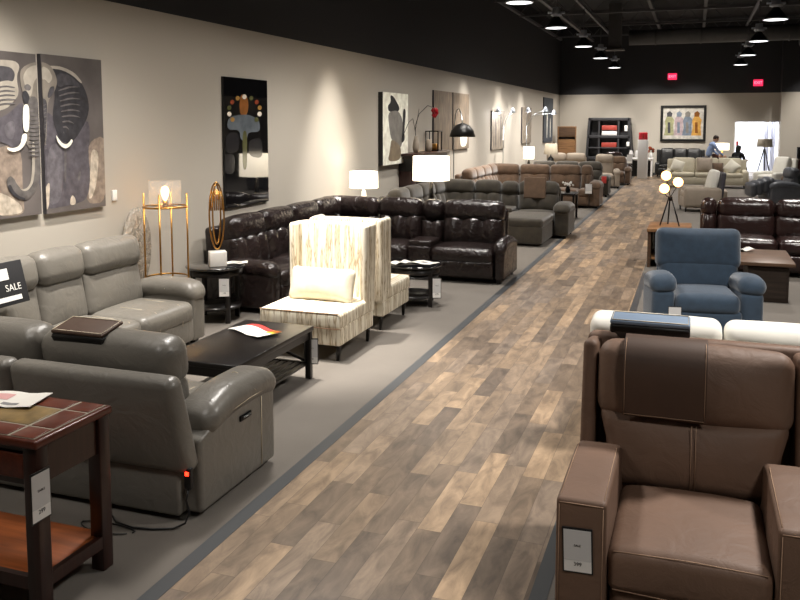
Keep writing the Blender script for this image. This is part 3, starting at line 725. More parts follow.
# swatch displays: a sample pad on a bracket resting on a seat back
def sample(name, label, loc, rz, m, w, d, dz, tilt):
    t = thing(name, label, 'fabric sample', loc, rz)
    T = RX(tilt)
    MB(T).rb((0, 0, .055), (w, d, .022), .008, k=1, m=2).build('sample_pad', m, t)
    b = MB(T); b.tube([(-w/2+.01, -d/2+.01, .068), (w/2-.01, -d/2+.01, .068), (w/2-.01, d/2-.01, .068), (-w/2+.01, d/2-.01, .068)], .003, n=4, closed=True)
    b.build('stitching', 'pale_stitch', t)
    b = MB(T); b.rb((0, -d*.12, .02), (w*1.0, d*.8, .05), .012, k=1, m=1)
    b.prism([(-w*.5, .03), (-w*.36, -dz), (-w*.2, -dz), (-w*.1, -dz*.4), (w*.1, -dz*.4), (w*.2, -dz), (w*.36, -dz), (w*.5, .03)], -d*.52, -d*.30)
    b.build('bracket', 'black_plastic', t)
    return t
sample('leather_sample', 'dark brown stitched leather sample propped on top of the grey loveseat back', (-3.38, 3.97, .935), 0, 'swatch_leather', .37, .20, .07, 12)

# sign placard on the back of the wall sofa
t = thing('sale_placard', 'dark placard with white lettering on the grey wall sofa, cut by the left edge', 'sign', (-5.02, 4.93, .95), 90)
Tp = RX(-14) @ Matrix.Scale(1.25, 4)
MB(Tp).rb((0, -.02, 0), (.36, .012, .27), .004, k=1, m=1).build('board', 'clothes_black', t)
MB(Tp).box((-.03, -.028, .06), (.16, .002, .07)).build('white_block', 'card_white', t)
text('lettering', 'SALE', .06, 'card_white', Tp @ TR(.07, -.028, -.03) @ RX(90), t)
MB(Tp).box((-.02, -.028, -.095), (.28, .002, .03)).build('white_band', 'card_white', t)

# near end table
t = thing('end_table', 'dark cherry table with slate tile top at the lower left corner', 'table', (-3.21, 3.02, 0))
W2, D2, H2 = .55, .255, .82
b = MB(); b.rb((0, 0, H2-.022), (2*W2, 2*D2, .04), .012, k=2, m=1).build('table_top', 'cherry_wood', t)
ti = MB()
ti.box((0, 0, H2-.001), (2*W2-.05, 2*D2-.04, .004), 'grout')
for i, (x0, x1) in enumerate(((-.52, -.40), (-.385, -.02), (.0, .37), (.39, .518))):
    for j, (y0, y1) in enumerate(((-.232, -.12), (-.105, .105), (.12, .232))):
        ti.rb(((x0+x1)/2, (y0+y1)/2, H2+.001), (x1-x0, y1-y0, .006), .002, k=1, m=1, mt='slate_red' if (i in (0, 3) or j != 1) else 'slate_tile')
ti.build('tile_inlay', 'grout', t)
for sx in (-1, 1):
    for sy in (-1, 1):
        MB().rb((sx*(W2-.05), sy*(D2-.05), (H2-.04)/2), (.075, .075, H2-.04), .006, k=1, m=1).build('leg', 'cherry_dark', t)
b = MB(); b.box((W2-.045, 0, H2-.13), (.03, 2*D2-.15, .18)); b.box((-W2+.045, 0, H2-.13), (.03, 2*D2-.15, .18)); b.box((0, D2-.045, H2-.13), (2*W2-.15, .03, .18)); b.box((0, -D2+.045, H2-.055), (2*W2-.15, .03, .03)); b.box((0, -D2+.045, H2-.205), (2*W2-.15, .03, .03))
b.build('apron', 'cherry_dark', t)
dr = MB().rb((0, -D2+.032, H2-.13), (2*W2-.17, .04, .115), .006, k=1, m=1).build('drawer', 'cherry_wood', t)
MB().lathe([(.008, 0), (.008, .014), (.017, .02), (.015, .032), (0, .036)], n=14, T=TR(0, -D2+.012, H2-.13) @ RX(90)).build('knob', 'brass', dr)
MB().rb((0, 0, .16), (2*W2-.06, 2*D2-.06, .03), .006, k=1, m=1).build('shelf', 'cherry_shelf', t)
b = MB(); b.box((W2-.03, 0, .15), (.03, 2*D2-.15, .06)); b.box((0, -D2+.03, .15), (2*W2-.15, .03, .06)); b.build('shelf_rail', 'cherry_dark', t)
price_tag('white price tag on the right front leg of the cherry table', (-2.652, 2.775, .575), 90, .11, .22, big='299', small='TABLE')

def leaflet(name, label, loc, rz, w, d, marks, cat='leaflet', group=None, curl=.01):
    t = thing(name, label, cat, loc, rz, group); n = 8; vs = []; fs = []
    for i in range(n+1):
        for j in (0, 1):
            x = -w/2+w*i/n; vs.append((x, -d/2+d*j, .003+curl*abs(math.sin(i/n*PI*1.5))))
    fs = [(2*i, 2*i+2, 2*i+3, 2*i+1) for i in range(n)]
    k = len(vs); vs2 = [(a, b_, c-.003) for a, b_, c in vs]
    b = MB(); b.add(vs, fs, 'paper'); b.add(vs2, fs, 'paper'); b.build('sheet', 'paper', t)
    for (x0, x1, y0, y1, m_) in marks:
        vs = []; 
        for i in range(n+1):
            x = -w/2+w*i/n
            if x0-1e-6 <= x <= x1+1e-6:
                z = .0045+curl*abs(math.sin(i/n*PI*1.5)); vs += [(x, y0, z), (x, y1, z)]
        if len(vs) >= 4: MB().add(vs, [(2*i, 2*i+2, 2*i+3, 2*i+1) for i in range(len(vs)//2-1)], m_).build('printed_band', m_, t)
    return t
leaflet('leaflet', 'white and pink leaflet lying crosswise on the cherry table', (-3.17, 3.14, .826), 12, .34, .21, [(-.16, .0, -.02, .06, 'pink_print'), (-.04, .12, -.08, -.05, 'ink_pale')])
leaflet('leaflet', 'curled white leaflet on the cherry table, nearer the front edge', (-3.27, 2.95, .826), -16, .26, .15, [(-.10, .02, -.05, -.02, 'pink_print'), (-.02, .12, .0, .03, 'ink')])

# coffee table
t = thing('coffee_table', 'long black coffee table with slatted lower shelf between the grey sofas', 'table', (-3.38, 5.74, 0))
hx, hy = .335, .64
MB().rb((0, 0, .44), (2*hx, 2*hy, .04), .006, k=1, m=1).build('table_top', 'black_wood', t)
for sx in (-1, 1):
    for sy in (-1, 1): MB().rb((sx*(hx-.035), sy*(hy-.035), .21), (.05, .05, .42), .004, k=1, m=1).build('leg', 'black_wood', t)
b = MB()
for sx in (-1, 1): b.box((sx*(hx-.035), 0, .385), (.025, 2*hy-.12, .07))
for sy in (-1, 1): b.box((0, sy*(hy-.035), .385), (2*hx-.12, .025, .07))
b.build('apron', 'black_wood', t)
b = MB()
for i in range(9): b.box((-hx+.065+i*(2*hx-.13)/8, 0, .13), (.045, 2*hy-.05, .016))
for sy in (-1, 1): b.box((0, sy*(hy-.035), .125), (2*hx-.10, .035, .04))
b.build('slatted_shelf', 'black_wood', t)
for sy in (-1, 1):
    b = MB(); b.tube([(-hx+.06, sy*(hy-.035), .15), (hx-.06, sy*(hy-.035), .35)], .014, n=4); b.tube([(hx-.06, sy*(hy-.035), .15), (-hx+.06, sy*(hy-.035), .35)], .014, n=4)
    b.build('cross_brace', 'black_wood', t)
leaflet('magazine', 'open white brochure with red and yellow edge on the black coffee table', (-3.42, 6.02, .463), -28, .46, .24, [(-.23, .24, .06, .12, 'red_print'), (.11, .24, .02, .12, 'yellow_print')], 'magazine', curl=.014)
price_tag('price tag hanging at the right rear corner of the black coffee table', (-3.06, 6.35, .24), 18, .115, .22, big='249', small='TABLE')

# etagere lamp, oval wall piece
t = thing('etagere_lamp', 'tall gold four-post lamp with glass shade and glowing bulb beside the wall sofa', 'floor lamp', (-5.20, 7.33, 0))
r_ = .225
for a in (20, 110, 200, 290):
    MB().tube([(r_*math.cos(R(a)), r_*math.sin(R(a)), .0), (r_*math.cos(R(a)), r_*math.sin(R(a)), 1.47)], .0095, n=8).build('post', 'gold', t)
def ring(z, rr, tr=.010): return MB().tube([(rr*math.cos(R(a)), rr*math.sin(R(a)), z) for a in range(0, 360, 12)], tr, n=6, closed=True)
for z in (.10, .58, 1.33): ring(z, r_).build('ring', 'gold', t)
b = MB(); b.tube([(-r_, 0, 1.33), (r_, 0, 1.33)], .006); b.tube([(0, -r_, 1.33), (0, r_, 1.33)], .006); b.lathe([(.0, 1.31), (.03, 1.31), (.03, 1.37), (.02, 1.39), (0, 1.39)], n=12); b.build('cross_arm', 'gold', t)
MB().lathe([(.0, 1.39), (.014, 1.40), (.035, 1.45), (.042, 1.49), (.03, 1.53), (0, 1.545)], n=16).build('bulb', 'bulb_warm', t)
MB().lathe([(.17, 1.34), (.17, 1.60), (.166, 1.60), (.166, 1.34)], n=28, cap=False).build('glass_shade', 'glass_sheet', t)
t = thing('oval_wall_piece', 'mottled silver glass oval standing against the wall behind the gold lamp', 'wall decor', (-5.56, 7.32, .88))
MB(TR(0, 0, 0) @ RY(90)).lathe([(0, -.03), (.2, -.025), (.235, -.0), (.2, .025), (0, .035)], n=36, T=Matrix.Scale(1.85, 4, (1, 0, 0)) @ Matrix.Scale(1.05, 4, (0, 1, 0))).build('glass_oval', 'cut_glass', t)
tag(MB().rb((WX+.008, 7.02, 1.46), (.016, .07, .11), .004, k=1, m=1).build('wall_card', 'card_white'), 'small white card on the wall right of the elephant canvases', 'card')

# black round end table + sculpture
def round_table(label, loc, r, h, group=None, tiers=(.16,)):
    t = thing('round_table', label, 'table', loc, 15, group)
    MB().lathe([(0, h-.035), (r-.03, h-.035), (r, h-.02), (r, h-.005), (r-.008, h), (0, h)], n=40).build('table_top', 'dark_glass', t)
    for a in (45, 135, 225, 315):
        MB().rb((r*.82*math.cos(R(a)), r*.82*math.sin(R(a)), (h-.035)/2), (.05, .05, h-.035), .004, k=1, m=1).build('leg', 'black_wood', t)
    for z in tiers: MB().lathe([(0, z-.012), (r*.86, z-.012), (r*.86, z+.012), (0, z+.012)], n=32).build('shelf', 'black_wood', t)
    ringb = MB().lathe([(r*.9, h-.10), (r*.9, h-.035), (r*.84, h-.035), (r*.84, h-.10), (r*.9, h-.10)], n=32, cap=False).build('apron', 'black_wood', t)
    return t
round_table('round black end table holding a gold sculpture, beside the curved leather sectional', (-5.02, 7.98, 0), .33, .62)
t = thing('loop_sculpture', 'gold oval loop sculpture on a white marble block', 'sculpture', (-4.94, 7.90, .62), 40)
MB().rb((0, 0, .085), (.19, .13, .17), .01, k=1, m=1).build('marble_block', 'marble', t)
for k, (rx, ry, cz, hh) in enumerate(((.08, 0, .56, .37), (.05, .05, .58, .33))):
    MB().tube([(rx*math.cos(R(a)), ry*math.cos(R(a)), cz+hh*math.sin(R(a))) for a in range(0, 360, 12)], .009, n=6, closed=True).build('loop', 'gold', t)
b = MB()
for i in range(7): b.tube([(-.06+.02*i, .0, .62), (-.06+.02*i, 0, .86-abs(i-3)*.015)], .008, n=5)
b.build('fringe', 'gold', t)
leaflet('leaflet', 'white leaflet on the round black table beside the gold sculpture', (-4.84, 8.14, .622), 30, .24, .16, [(-.06, .06, -.03, .03, 'ink_pale')])
price_tag('price tag on the round black table that holds the gold sculpture', (-4.74, 7.70, .43), 25, .11, .2, big='199', small='TABLE')

# striped slipper chairs
def slipper(label, loc, rz, pillow):
    t = thing('slipper_chair', label, 'chair', loc, rz, 'striped chairs standing back to back')
    m = 'stripe_fabric'
    MB().rb((0, .42, .235), (.82, .84, .17), .02, k=2, m=2).build('seat_base', m, t)
    MB().rb((0, .36, .385), (.84, .76, .15), .035, (0, 0, .015), k=2, m=(4, 4, 1)).build('seat_cushion', m, t)
    MB(TR(0, .80, .30) @ RX(-4)).rb((0, 0, .45), (.83, .15, .90), .035, (0, .01, .008), k=2, m=(4, 1, 5)).build('backrest', m, t)
    w = MB(TR(0, 0, 0) @ RX(0))
    for sx in (-1, 1):
        MB().rb((sx*.385, .72, .80), (.07, .22, .80), .03, k=2, m=(1, 2, 4)).build('side_wing', m, t)
    for sx in (-1, 1):
        for y in (.06, .80): MB().tube([(sx*.36, y, 0), (sx*.37, y, .155)], [.018, .026], n=4).build('leg', 'black_wood', t)
    q = MB()
    for z in (.315, .455): q.tube([(-.415, -.015, z), (.415, -.015, z)], .005, n=5)
    q.build('piping', 'stitch', t)
    return t
c1 = slipper('striped beige slipper chair facing us, holding the cream pillow', (-3.42, 6.86, 0), 0, True)
dup(c1, (-3.46, 8.93, 0), 180, 'striped beige slipper chair turned away behind the one with the pillow')
t = thing('lumbar_pillow', 'cream rectangular pillow on the near striped chair', 'pillow', (-3.42, 7.36, .61), -2)
MB(RX(-18)).rb((0, 0, .0), (.68, .16, .33), .07, (.0, .05, .0), k=3, m=(6, 2, 4), fn=lambda w, u: [w[0]*(1+.06*abs(u[2])**3), w[1]*(1-.35*max(abs(u[0])**4, abs(u[2])**4)), w[2]*(1+.06*abs(u[0])**3)]).build('cover', 'pillow_cream', t)

# curved leather sectional
EL = dict(mat='espresso_leather', D=1.05, back=1.08, lum=3, arm_h=.60, seat_h=.48)
sectional('leather_sectional', 'glossy dark espresso leather corner sectional below the black glass picture', (-5.50, 10.92, 0),
          [('seat', .68), ('console', .34), ('seat', .90), ('arm', .16)], [('seat', .80), ('seat', .80), ('seat', .80), ('arm', .20)], EL)
round_table('round black two-tier table with magazines behind the striped chairs', (-3.17, 9.50, 0), .34, .50, None, (.36, .12))
leaflet('magazine', 'white magazine lying open on the round two-tier table', (-3.06, 9.52, .502), -20, .34, .2, [(-.05, .05, -.04, .04, 'ink_pale')], 'magazine')
leaflet('magazine', 'smaller white magazine left on the round two-tier table', (-3.33, 9.42, .502), 50, .22, .15, [(-.05, .05, -.04, .04, 'ink_pale')], 'magazine', curl=.02)
price_tag('price tag on the round two-tier table behind the striped chairs', (-2.83, 9.30, .25), 25, .10, .24, big='179', small='TABLE')

# sofa tables and drum lamps behind the leather sectional
def sofa_table(label, loc, w, d, h, m='black_wood'):
    t = thing('sofa_table', label, 'table', loc)
    MB().rb((0, 0, h-.02), (w, d, .04), .006, k=1, m=1).build('table_top', m, t)
    for sx in (-1, 1):
        for sy in (-1, 1): MB().box((sx*(w/2-.04), sy*(d/2-.04), (h-.04)/2), (.05, .05, h-.04)).build('leg', m, t)
    MB().box((0, 0, .2), (w-.08, d-.08, .03)).build('shelf', m, t)
    return t
sofa_table('small dark lamp table by the wall behind the corner of the leather sectional', (-5.22, 12.75, 0), .5, .5, .66)
sofa_table('dark lamp table behind the back row of the leather sectional', (-4.0, 12.75, 0), .5, .5, .66)
def drum_lamp(label, loc, r, sh, sz, group, bm='clear_glass', shade='shade_lit'):
    t = thing('table_lamp', label, 'lamp', loc, 0, group)
    MB().lathe([(0, 0), (.08, 0), (.08, .02), (.03, .04), (.05, .12), (.055, .2), (.03, sz-.05), (.012, sz-.02), (.012, sz)], n=24).build('base', bm, t)
    MB().tube([(0, 0, sz-.02), (0, 0, sz+sh*.6)], .006, n=6).build('stem', 'steel', t)
    MB().lathe([(r, sz), (r*.97, sz+sh), (r*.965, sz+sh), (r*.995, sz)], n=40, cap=False).build('lamp_shade', shade, t)
    MB().lathe([(0, sz+sh*.4), (.03, sz+sh*.45), (.034, sz+sh*.6), (0, sz+sh*.7)], n=12).build('bulb', 'bulb_white', t)
    return t
drum_lamp('smaller lit white drum lamp near the wall, left of the larger one', (-5.15, 12.75, .66), .24, .27, .47, 'lit drum lamps', 'marble')
drum_lamp('larger lit white drum lamp in front of the dark mantel', (-3.98, 12.75, .66), .30, .39, .62, 'lit drum lamps', 'black_metal')

# fabric sectionals
OL = dict(mat='olive_fabric', D=1.02, back=1.04, lum=2, arm_h=.66, seat_h=.48, hmat='olive_fabric')
sectional('fabric_sectional', 'olive brown fabric sectional with footstool chaise end, behind the leather sectional', (-5.22, 15.75, 0),
          [('seat', .55), ('console', .36), ('chaise', .80, 1.15), ('arm', .30)], [('seat', .8), ('seat', .75), ('seat', .6), ('arm', .27)], OL)
tag(MB(TR(-2.95, 16.36, 1.02) @ RX(-10)).rb((0, -.0, -.10), (.44, .04, .42), .018, k=2, m=3).build('headrest_cover', 'tan_fabric'), 'tan cloth sample draped over the chaise end of the olive sectional', 'fabric sample')
TN = dict(mat='tan_fabric', D=1.02, back=1.08, lum=2, arm_h=.68, seat_h=.48)
sectional('fabric_sectional', 'tan brown fabric sectional with a white tag on its dark arm, third along the wall', (-5.48, 21.7, 0),
          [('seat', .82), ('seat', .82), ('seat', .30), ('arm', .28)], [('seat', .8), ('seat', .8), ('seat', .6), ('arm', .27)], TN)
sofa_table('small dark side table beside the aisle before the tan sectional', (-2.72, 19.3, 0), .42, .6, .60)
t = thing('flower_vase', 'small vase of white flowers on the dark side table by the aisle', 'vase', (-2.72, 19.3, .60))
MB().lathe([(0, 0), (.05, 0), (.06, .07), (.035, .13), (.04, .15)], n=16).build('vase', 'black_metal', t)
b = MB()
for i in range(12):
    a = i*2.4; rr = .02+.012*i; b.lathe([(0, -.03), (.03, 0), (0, .03)], (rr*math.cos(a), rr*math.sin(a), .2+.03*math.sin(i*3)), n=7)
b.build('blossoms', 'card_white', t)
price_tag('bright white price tag on the front arm of the tan sectional', (-2.52, 21.62, .52), 0, .17, .26, big='')
seating('fabric_sofa', 'olive brown fabric sofa just behind the tan sectional, red tag on its arm', 'sofa', (-5.0, 25.2, 0), 0, [('arm', .27), ('seat', .7), ('seat', .7), ('seat', .7), ('arm', .27)], dict(mat='olive_fabric', back=1.02, lum=2))
tag(MB().rb((-2.49, 25.17, .52), (.14, .01, .2), .004, k=1, m=1).build('price_tag', 'red_print'), 'small red price tag on the olive sofa arm', 'price tag')
seating('fabric_sofa', 'pale beige fabric sofa near the brown bookcase', 'sofa', (-5.3, 29.6, 0), 0, [('arm', .25), ('seat', .7), ('seat', .7), ('arm', .25)], dict(mat='taupe_fabric', back=1.12, lum=1))
seating('recliner', 'light grey fabric recliner beside the aisle, far down the left side', 'recliner', (-3.3, 28.6, 0), 8, [('arm', .2), ('seat', .6), ('arm', .2)], dict(mat='taupe_fabric', back=1.12, lum=1))
seating('recliner', 'dark brown leather recliner near the white pillar sign', 'recliner', (-3.15, 32.2, 0), 20, [('arm', .22), ('seat', .6), ('arm', .22)], dict(mat='cocoa_leather', back=1.08, lum=3))
seating('recliner', 'tan and brown recliner between the grey recliner and the dark leather one', 'recliner', (-3.05, 30.3, 0), 0, [('arm', .2), ('seat', .55), ('arm', .2)], dict(mat='tan_fabric', back=1.0, lum=2))
price_tag('white price tag on the dark brown leather recliner near the pillar', (-2.28, 32.35, .85), 0, .2, .34, big='')

# mantel and what stands on it
t = thing('fireplace_mantel', 'dark wooden fireplace mantel against the wall below the brown streaked canvases', 'mantel', (WX, 16.95, 0))
MB().rb((.17, 0, 1.56), (.34, 2.66, .06), .01, k=1, m=1).build('mantel_shelf', 'cherry_dark', t)
MB().box((.14, 0, 1.38), (.28, 2.4, .30)).build('frieze', 'black_wood', t)
for sy in (-1, 1): MB().rb((.14, sy*1.07, .615), (.28, .26, 1.23), .01, k=1, m=1).build('pilaster', 'cherry_dark', t)
MB().box((.1, 0, .6), (.16, 1.88, 1.2)).build('firebox', 'black_paint', t)
MB().box((.15, 0, 1.5), (.30, 2.5, .05)).build('moulding', 'cherry_dark', t)
t = thing('branch_vase', 'slim grey vase with bare arching branches and a red flower on the mantel', 'vase', (-5.42, 16.3, 1.59))
MB().lathe([(0, 0), (.05, 0), (.07, .1), (.05, .25), (.03, .32), (.035, .34)], n=16).build('vase', 'taupe_fabric', t)
b = MB(); b.tube([(0, 0, .3), (0, -.05, .55), (.02, .15, .8), (.06, .6, .98), (.1, 1.0, .93)], .008, n=5); b.tube([(0, -.02, .4), (.05, -.35, .7), (.08, -.7, .62), (.1, -1.1, .35)], .006, n=5); b.tube([(0, 0, .5), (.1, -.1, .9)], .005, n=5)
b.build('branch', 'black_wood', t)
b = MB()
for i in range(7): b.lathe([(0, -.07), (.05, 0), (0, .07)], (.1+.03*math.cos(i), 1.0+.08*math.sin(i*1.9), .88-.05*(i % 3)), n=7)
b.build('red_flower', 'red_plastic', t)
t = thing('lantern', 'square glass lantern with a wire frame on the right half of the mantel', 'lantern', (-5.42, 17.55, 1.59))
b = MB()
for sx in (-1, 1):
    for sy in (-1, 1): b.box((sx*.14, sy*.14, .22), (.02, .02, .44))
for z in (.01, .43):
    for sx in (-1, 1): b.box((sx*.14, 0, z), (.02, .30, .02)); b.box((0, sx*.14, z), (.30, .02, .02))
b.build('frame', 'black_metal', t)
MB().rb((0, 0, .09), (.2, .2, .14), .03, k=1, m=1).build('candle', 'brass', t)
tag(MB().lathe([(0, 0), (.05, 0), (.065, .1), (.06, .24), (.04, .26), (0, .26)], (-5.34, 16.95, 1.59), n=16).build('jar', 'taupe_fabric'), 'squat beige jar standing between the branches and the lantern', 'jar')
t = thing('arc_lamp', 'arc floor lamp with a shiny black dome shade, right of the mantel', 'floor lamp', (-5.3, 18.75, 0))
MB().lathe([(0, 0), (.17, 0), (.17, .04), (0, .05)], n=24).build('base', 'black_metal', t)
MB().tube([(0, 0, .04), (0, 0, 1.9)]+[(.45*(1-math.cos(R(a)))*.62, -1.15*(1-math.cos(R(a)))*.55, 1.9+.62*math.sin(R(a))) for a in range(10, 160, 12)], .012, n=8).build('arc_pole', 'steel', t)
MB().lathe([(.0, .30), (.05, .295), (.15, .25), (.24, .15), (.285, .0), (.275, 0), (.23, .14), (.14, .235), (0, .28)], (.53, -1.2, 1.90), n=32, cap=False).build('dome_shade', 'black_paint', t)
MB().lathe([(0, -.06), (.05, 0), (.03, .06), (0, .08)], (.53, -1.2, 2.02), n=12).build('bulb', 'bulb_warm', t)
# spotlight lamps
def arm_lamp(label, loc, heads, h):
    t = thing('arm_floor_lamp', label, 'floor lamp', loc, 0, 'steel floor lamps with spot heads')
    MB().lathe([(0, 0), (.15, 0), (.15, .03), (0, .04)], n=20).build('base', 'steel', t)
    MB().tube([(0, 0, .03), (0, 0, h-.5)], .012, n=6).build('pole', 'steel', t)
    for (x, y, z) in heads:
        a = MB().tube([(0, 0, h-.6), (x*.3, y*.3, h-.25), (x, y, z)], .009, n=6).build('arm', 'steel', t)
        MB().lathe([(.02, .10), (.05, .06), (.085, -.05), (.075, -.05), (.0, .05)], (x, y, z), n=14, cap=False).build('spot_head', 'aluminium', a)
        MB().lathe([(0, -.02), (.045, -.02), (.03, .03), (0, .04)], (x, y, z-.02), n=10).build('bulb', 'bulb_white', a)
arm_lamp('steel floor lamp with two spot heads over the branch canvas', (-5.35, 24.3, 0), [(-.12, -.2, 2.55), (.25, .1, 2.55)], 2.6)
arm_lamp('steel floor lamp with three spot heads reaching out, next to the grey canvas', (-5.1, 26.6, 0), [(.1, -.3, 2.6), (.62, -.1, 2.62), (.86, .1, 2.52)], 2.7)
sofa_table('small table carrying a lit lamp before the grey canvas', (-4.6, 24.4, 0), .5, .5, .72)
drum_lamp('small lit drum lamp far along the left wall', (-4.6, 24.4, .72), .16, .36, .42, None, 'black_metal')
tag(MB().rb((-4.28, 24.45, .86), (.12, .12, .28), .04, k=1, m=1).build('jar', 'black_metal'), 'small dark jar on the table beside the far drum lamp', 'jar')
t = thing('table_lamp', 'unlit dark lamp with beige shade right of the far lit drum lamp', 'lamp', (-4.6, 28.4, .72))
MB().lathe([(0, 0), (.09, 0), (.13, .12), (.1, .28), (.02, .36), (.02, .42)], n=16).build('base', 'black_metal', t)
MB().lathe([(.24, .42), (.2, .78), (.195, .78), (.235, .42)], n=24, cap=False).build('lamp_shade', 'shade_unlit', t)
sofa_table('small dark table under the unlit beige lamp', (-4.6, 28.4, 0), .45, .45, .72)

# bookcase
t = thing('bookcase', 'brown two-tone wooden bookcase standing by the far left corner', 'bookcase', (-5.05, 35.2, 0), 12)
for sx in (-1, 1): MB().box((sx*.36, 0, 1.03), (.04, .4, 2.06)).build('side_panel', 'oak_brown', t)
MB().box((0, .19, 1.03), (.68, .02, 2.06)).build('back_panel', 'oak_dark', t)
for z in (.05, .45, .85, 1.25, 1.65, 2.04): MB().box((0, -.01, z), (.68, .36, .035)).build('shelf', 'oak_brown', t)
MB().box((0, -.19, 1.15), (.66, .02, .74)).build('door', 'oak_brown', t)
MB().box((.0, -.19, 1.84), (.66, .02, .36)).build('door', 'oak_dark', t)
# ------------------------------------------------------------------ right gallery
# brown recliner in the foreground
t = thing('recliner', 'large brown suede recliner with pale stitching in the lower right foreground', 'recliner', (.03, 3.33, 0))
m = 'brown_suede'; AX = .42; AW = .205
MB().rb((0, .62, .17), (.62, 1.1, .20), .02, k=1, m=1).build('base', m, t)
MB().rb((0, .09, .17), (.615, .12, .26), .04, (0, .015, 0), m=(5, 2, 3)).build('footrest', m, t)
def seatfn(w, u): 
    w[2] -= .012*abs(u[0])**3; return w
MB().rb((0, .345, .385), (.63, .69, .195), .05, (0, .012, .02), k=3, m=(8, 8, 2), fn=seatfn).build('seat_cushion', m, t)
for sx in (-1, 1):
    def armfn(w, u, sx=sx):
        if u[1] > .35: w[2] -= .10*((u[1]-.35)/.65)**2*max(0, u[2])
        return w
    a = MB(TR(sx*AX, 0)).rb((0, .42, .365), (AW, .86, .60), .022, (.008, .008, .006), k=3, m=(3, 8, 5), fn=armfn).build('arm', m, t)
    q = MB(TR(sx*AX, 0)); e = AW/2-.014
    q.tube([(-e, .02, .6645), (-e, .35, .6675), (-e, .60, .6665)], .0022, n=4); q.tube([(e, .02, .6645), (e, .35, .6675), (e, .60, .6665)], .0022, n=4)
    q.tube([(-e, -.010, .648), (0, -.014, .650), (e, -.010, .648)], .0022, n=4)
    q.tube([(-e, -.012, .64), (-e, -.014, .35), (-e, -.012, .09)], .002, n=4); q.tube([(e, -.012, .64), (e, -.014, .35), (e, -.012, .09)], .002, n=4)
    q.build('stitching', 'stitch', a)
# shell, wings, cushions
MB(TR(0, 1.02, .12) @ RX(-9)).rb((0, .05, .48), (1.08, .16, .985), .035, (0, .015, .0), k=2, m=(3, 1, 4)).build('back_shell', m, t)
for sx in (-1, 1):
    MB(TR(sx*.50, .92, .40) @ RX(-9)).rb((0, .06, .35), (.075, .32, .68), .035, k=2, m=(1, 3, 4)).build('wing', m, t)
MB(TR(0, .80, .44) @ RX(-14)).rb((0, .03, .15), (.90, .22, .36), .07, (0, .04, .01), k=3, m=(8, 2, 5), fn=lambda w, u: [w[0]*(1-.22*(1-u[2])/2), w[1], w[2]+.03*abs(u[0])**2*(1 if u[2] > 0 else 0)]).build('lumbar_cushion', m, t)
def headfn(w, u):
    w[1] += .012*math.sin(9*u[0]+2*u[2])*(abs(u[0])**3); w[2] += .02*(abs(u[0])**2)*(1 if u[2] < 0 else -.3); return w
MB(TR(0, .90, .74) @ RX(-12)).rb((0, .0, .168), (.91, .20, .40), .075, (.0, .05, .012), k=3, m=(10, 2, 6), fn=headfn).build('head_cushion', m, t)
q = MB(TR(0, .80, .44) @ RX(-14)); q.tube([(.0, -.128, .30), (.0, -.130, .15), (.0, -.105, .0)], .0022, n=4); q.tube([(.02, -.128, .30), (.02, -.130, .15), (.02, -.105, .0)], .0022, n=4)
q.build('stitching', 'stitch', t)
q = MB()
q.tube([(-.29, .012, .462), (0, .002, .475), (.29, .012, .462)], .0022, n=4); q.tube([(-.29, -.006, .31), (0, -.014, .305), (.29, -.006, .31)], .0022, n=4)
q.tube([(-.28, .02, .2), (0, .006, .2), (.28, .02, .2)], .002, n=4)
q.build('stitching', 'stitch', t)
q = MB(TR(0, 1.02, .12) @ RX(-9)); q.tube([(-.5, .0, .955), (0, .0, .96), (.5, .0, .955)], .0025, n=4); q.build('stitching', 'stitch', t)
# draped leather sample
t = thing('leather_swatch', 'square dark brown leather sample draped over the headrest of the brown recliner', 'leather sample', (-.10, 4.14, 1.05))
b = MB(); w = .192; prof = [(.16, .075), (.10, .098), (.03, .092), (-.03, .055), (-.062, -.01), (-.072, -.10), (-.066, -.20), (-.058, -.27)]
vs = []
for (y, z) in prof:
    for i in range(5): vs.append((-w+2*w*i/4, y, z))
n = len(vs); vs += [(a, b_+.006, c-.002) for a, b_, c in vs]
fs = [(r*5+i, r*5+i+1, r*5+i+6, r*5+i+5) for r in range(len(prof)-1) for i in range(4)]
b.add(vs, fs+[tuple(n+q_ for q_ in f[::-1]) for f in fs]); b.build('sample_sheet', 'swatch_leather', t)
q = MB(); q.tube([(-w+.008, y-.003, z) for y, z in prof[2:]], .002, n=4); q.tube([(w-.008, y-.003, z) for y, z in prof[2:]], .002, n=4); q.tube([(-w+.008, -.062, -.262), (w-.008, -.062, -.262)], .002, n=4)
q.build('stitching', 'stitch', t)
price_tag('white price tag on the front of the left arm of the brown recliner', (-.40, 3.312, .455), 0, .115, .185, big='399', small='SALE', tilt=-2)
sample('fabric_sample', 'flat blue grey fabric sample on a black stand atop the brown recliner back', (-.19, 4.50, 1.11), 0, 'sample_blue', .40, .17, .03, 4)

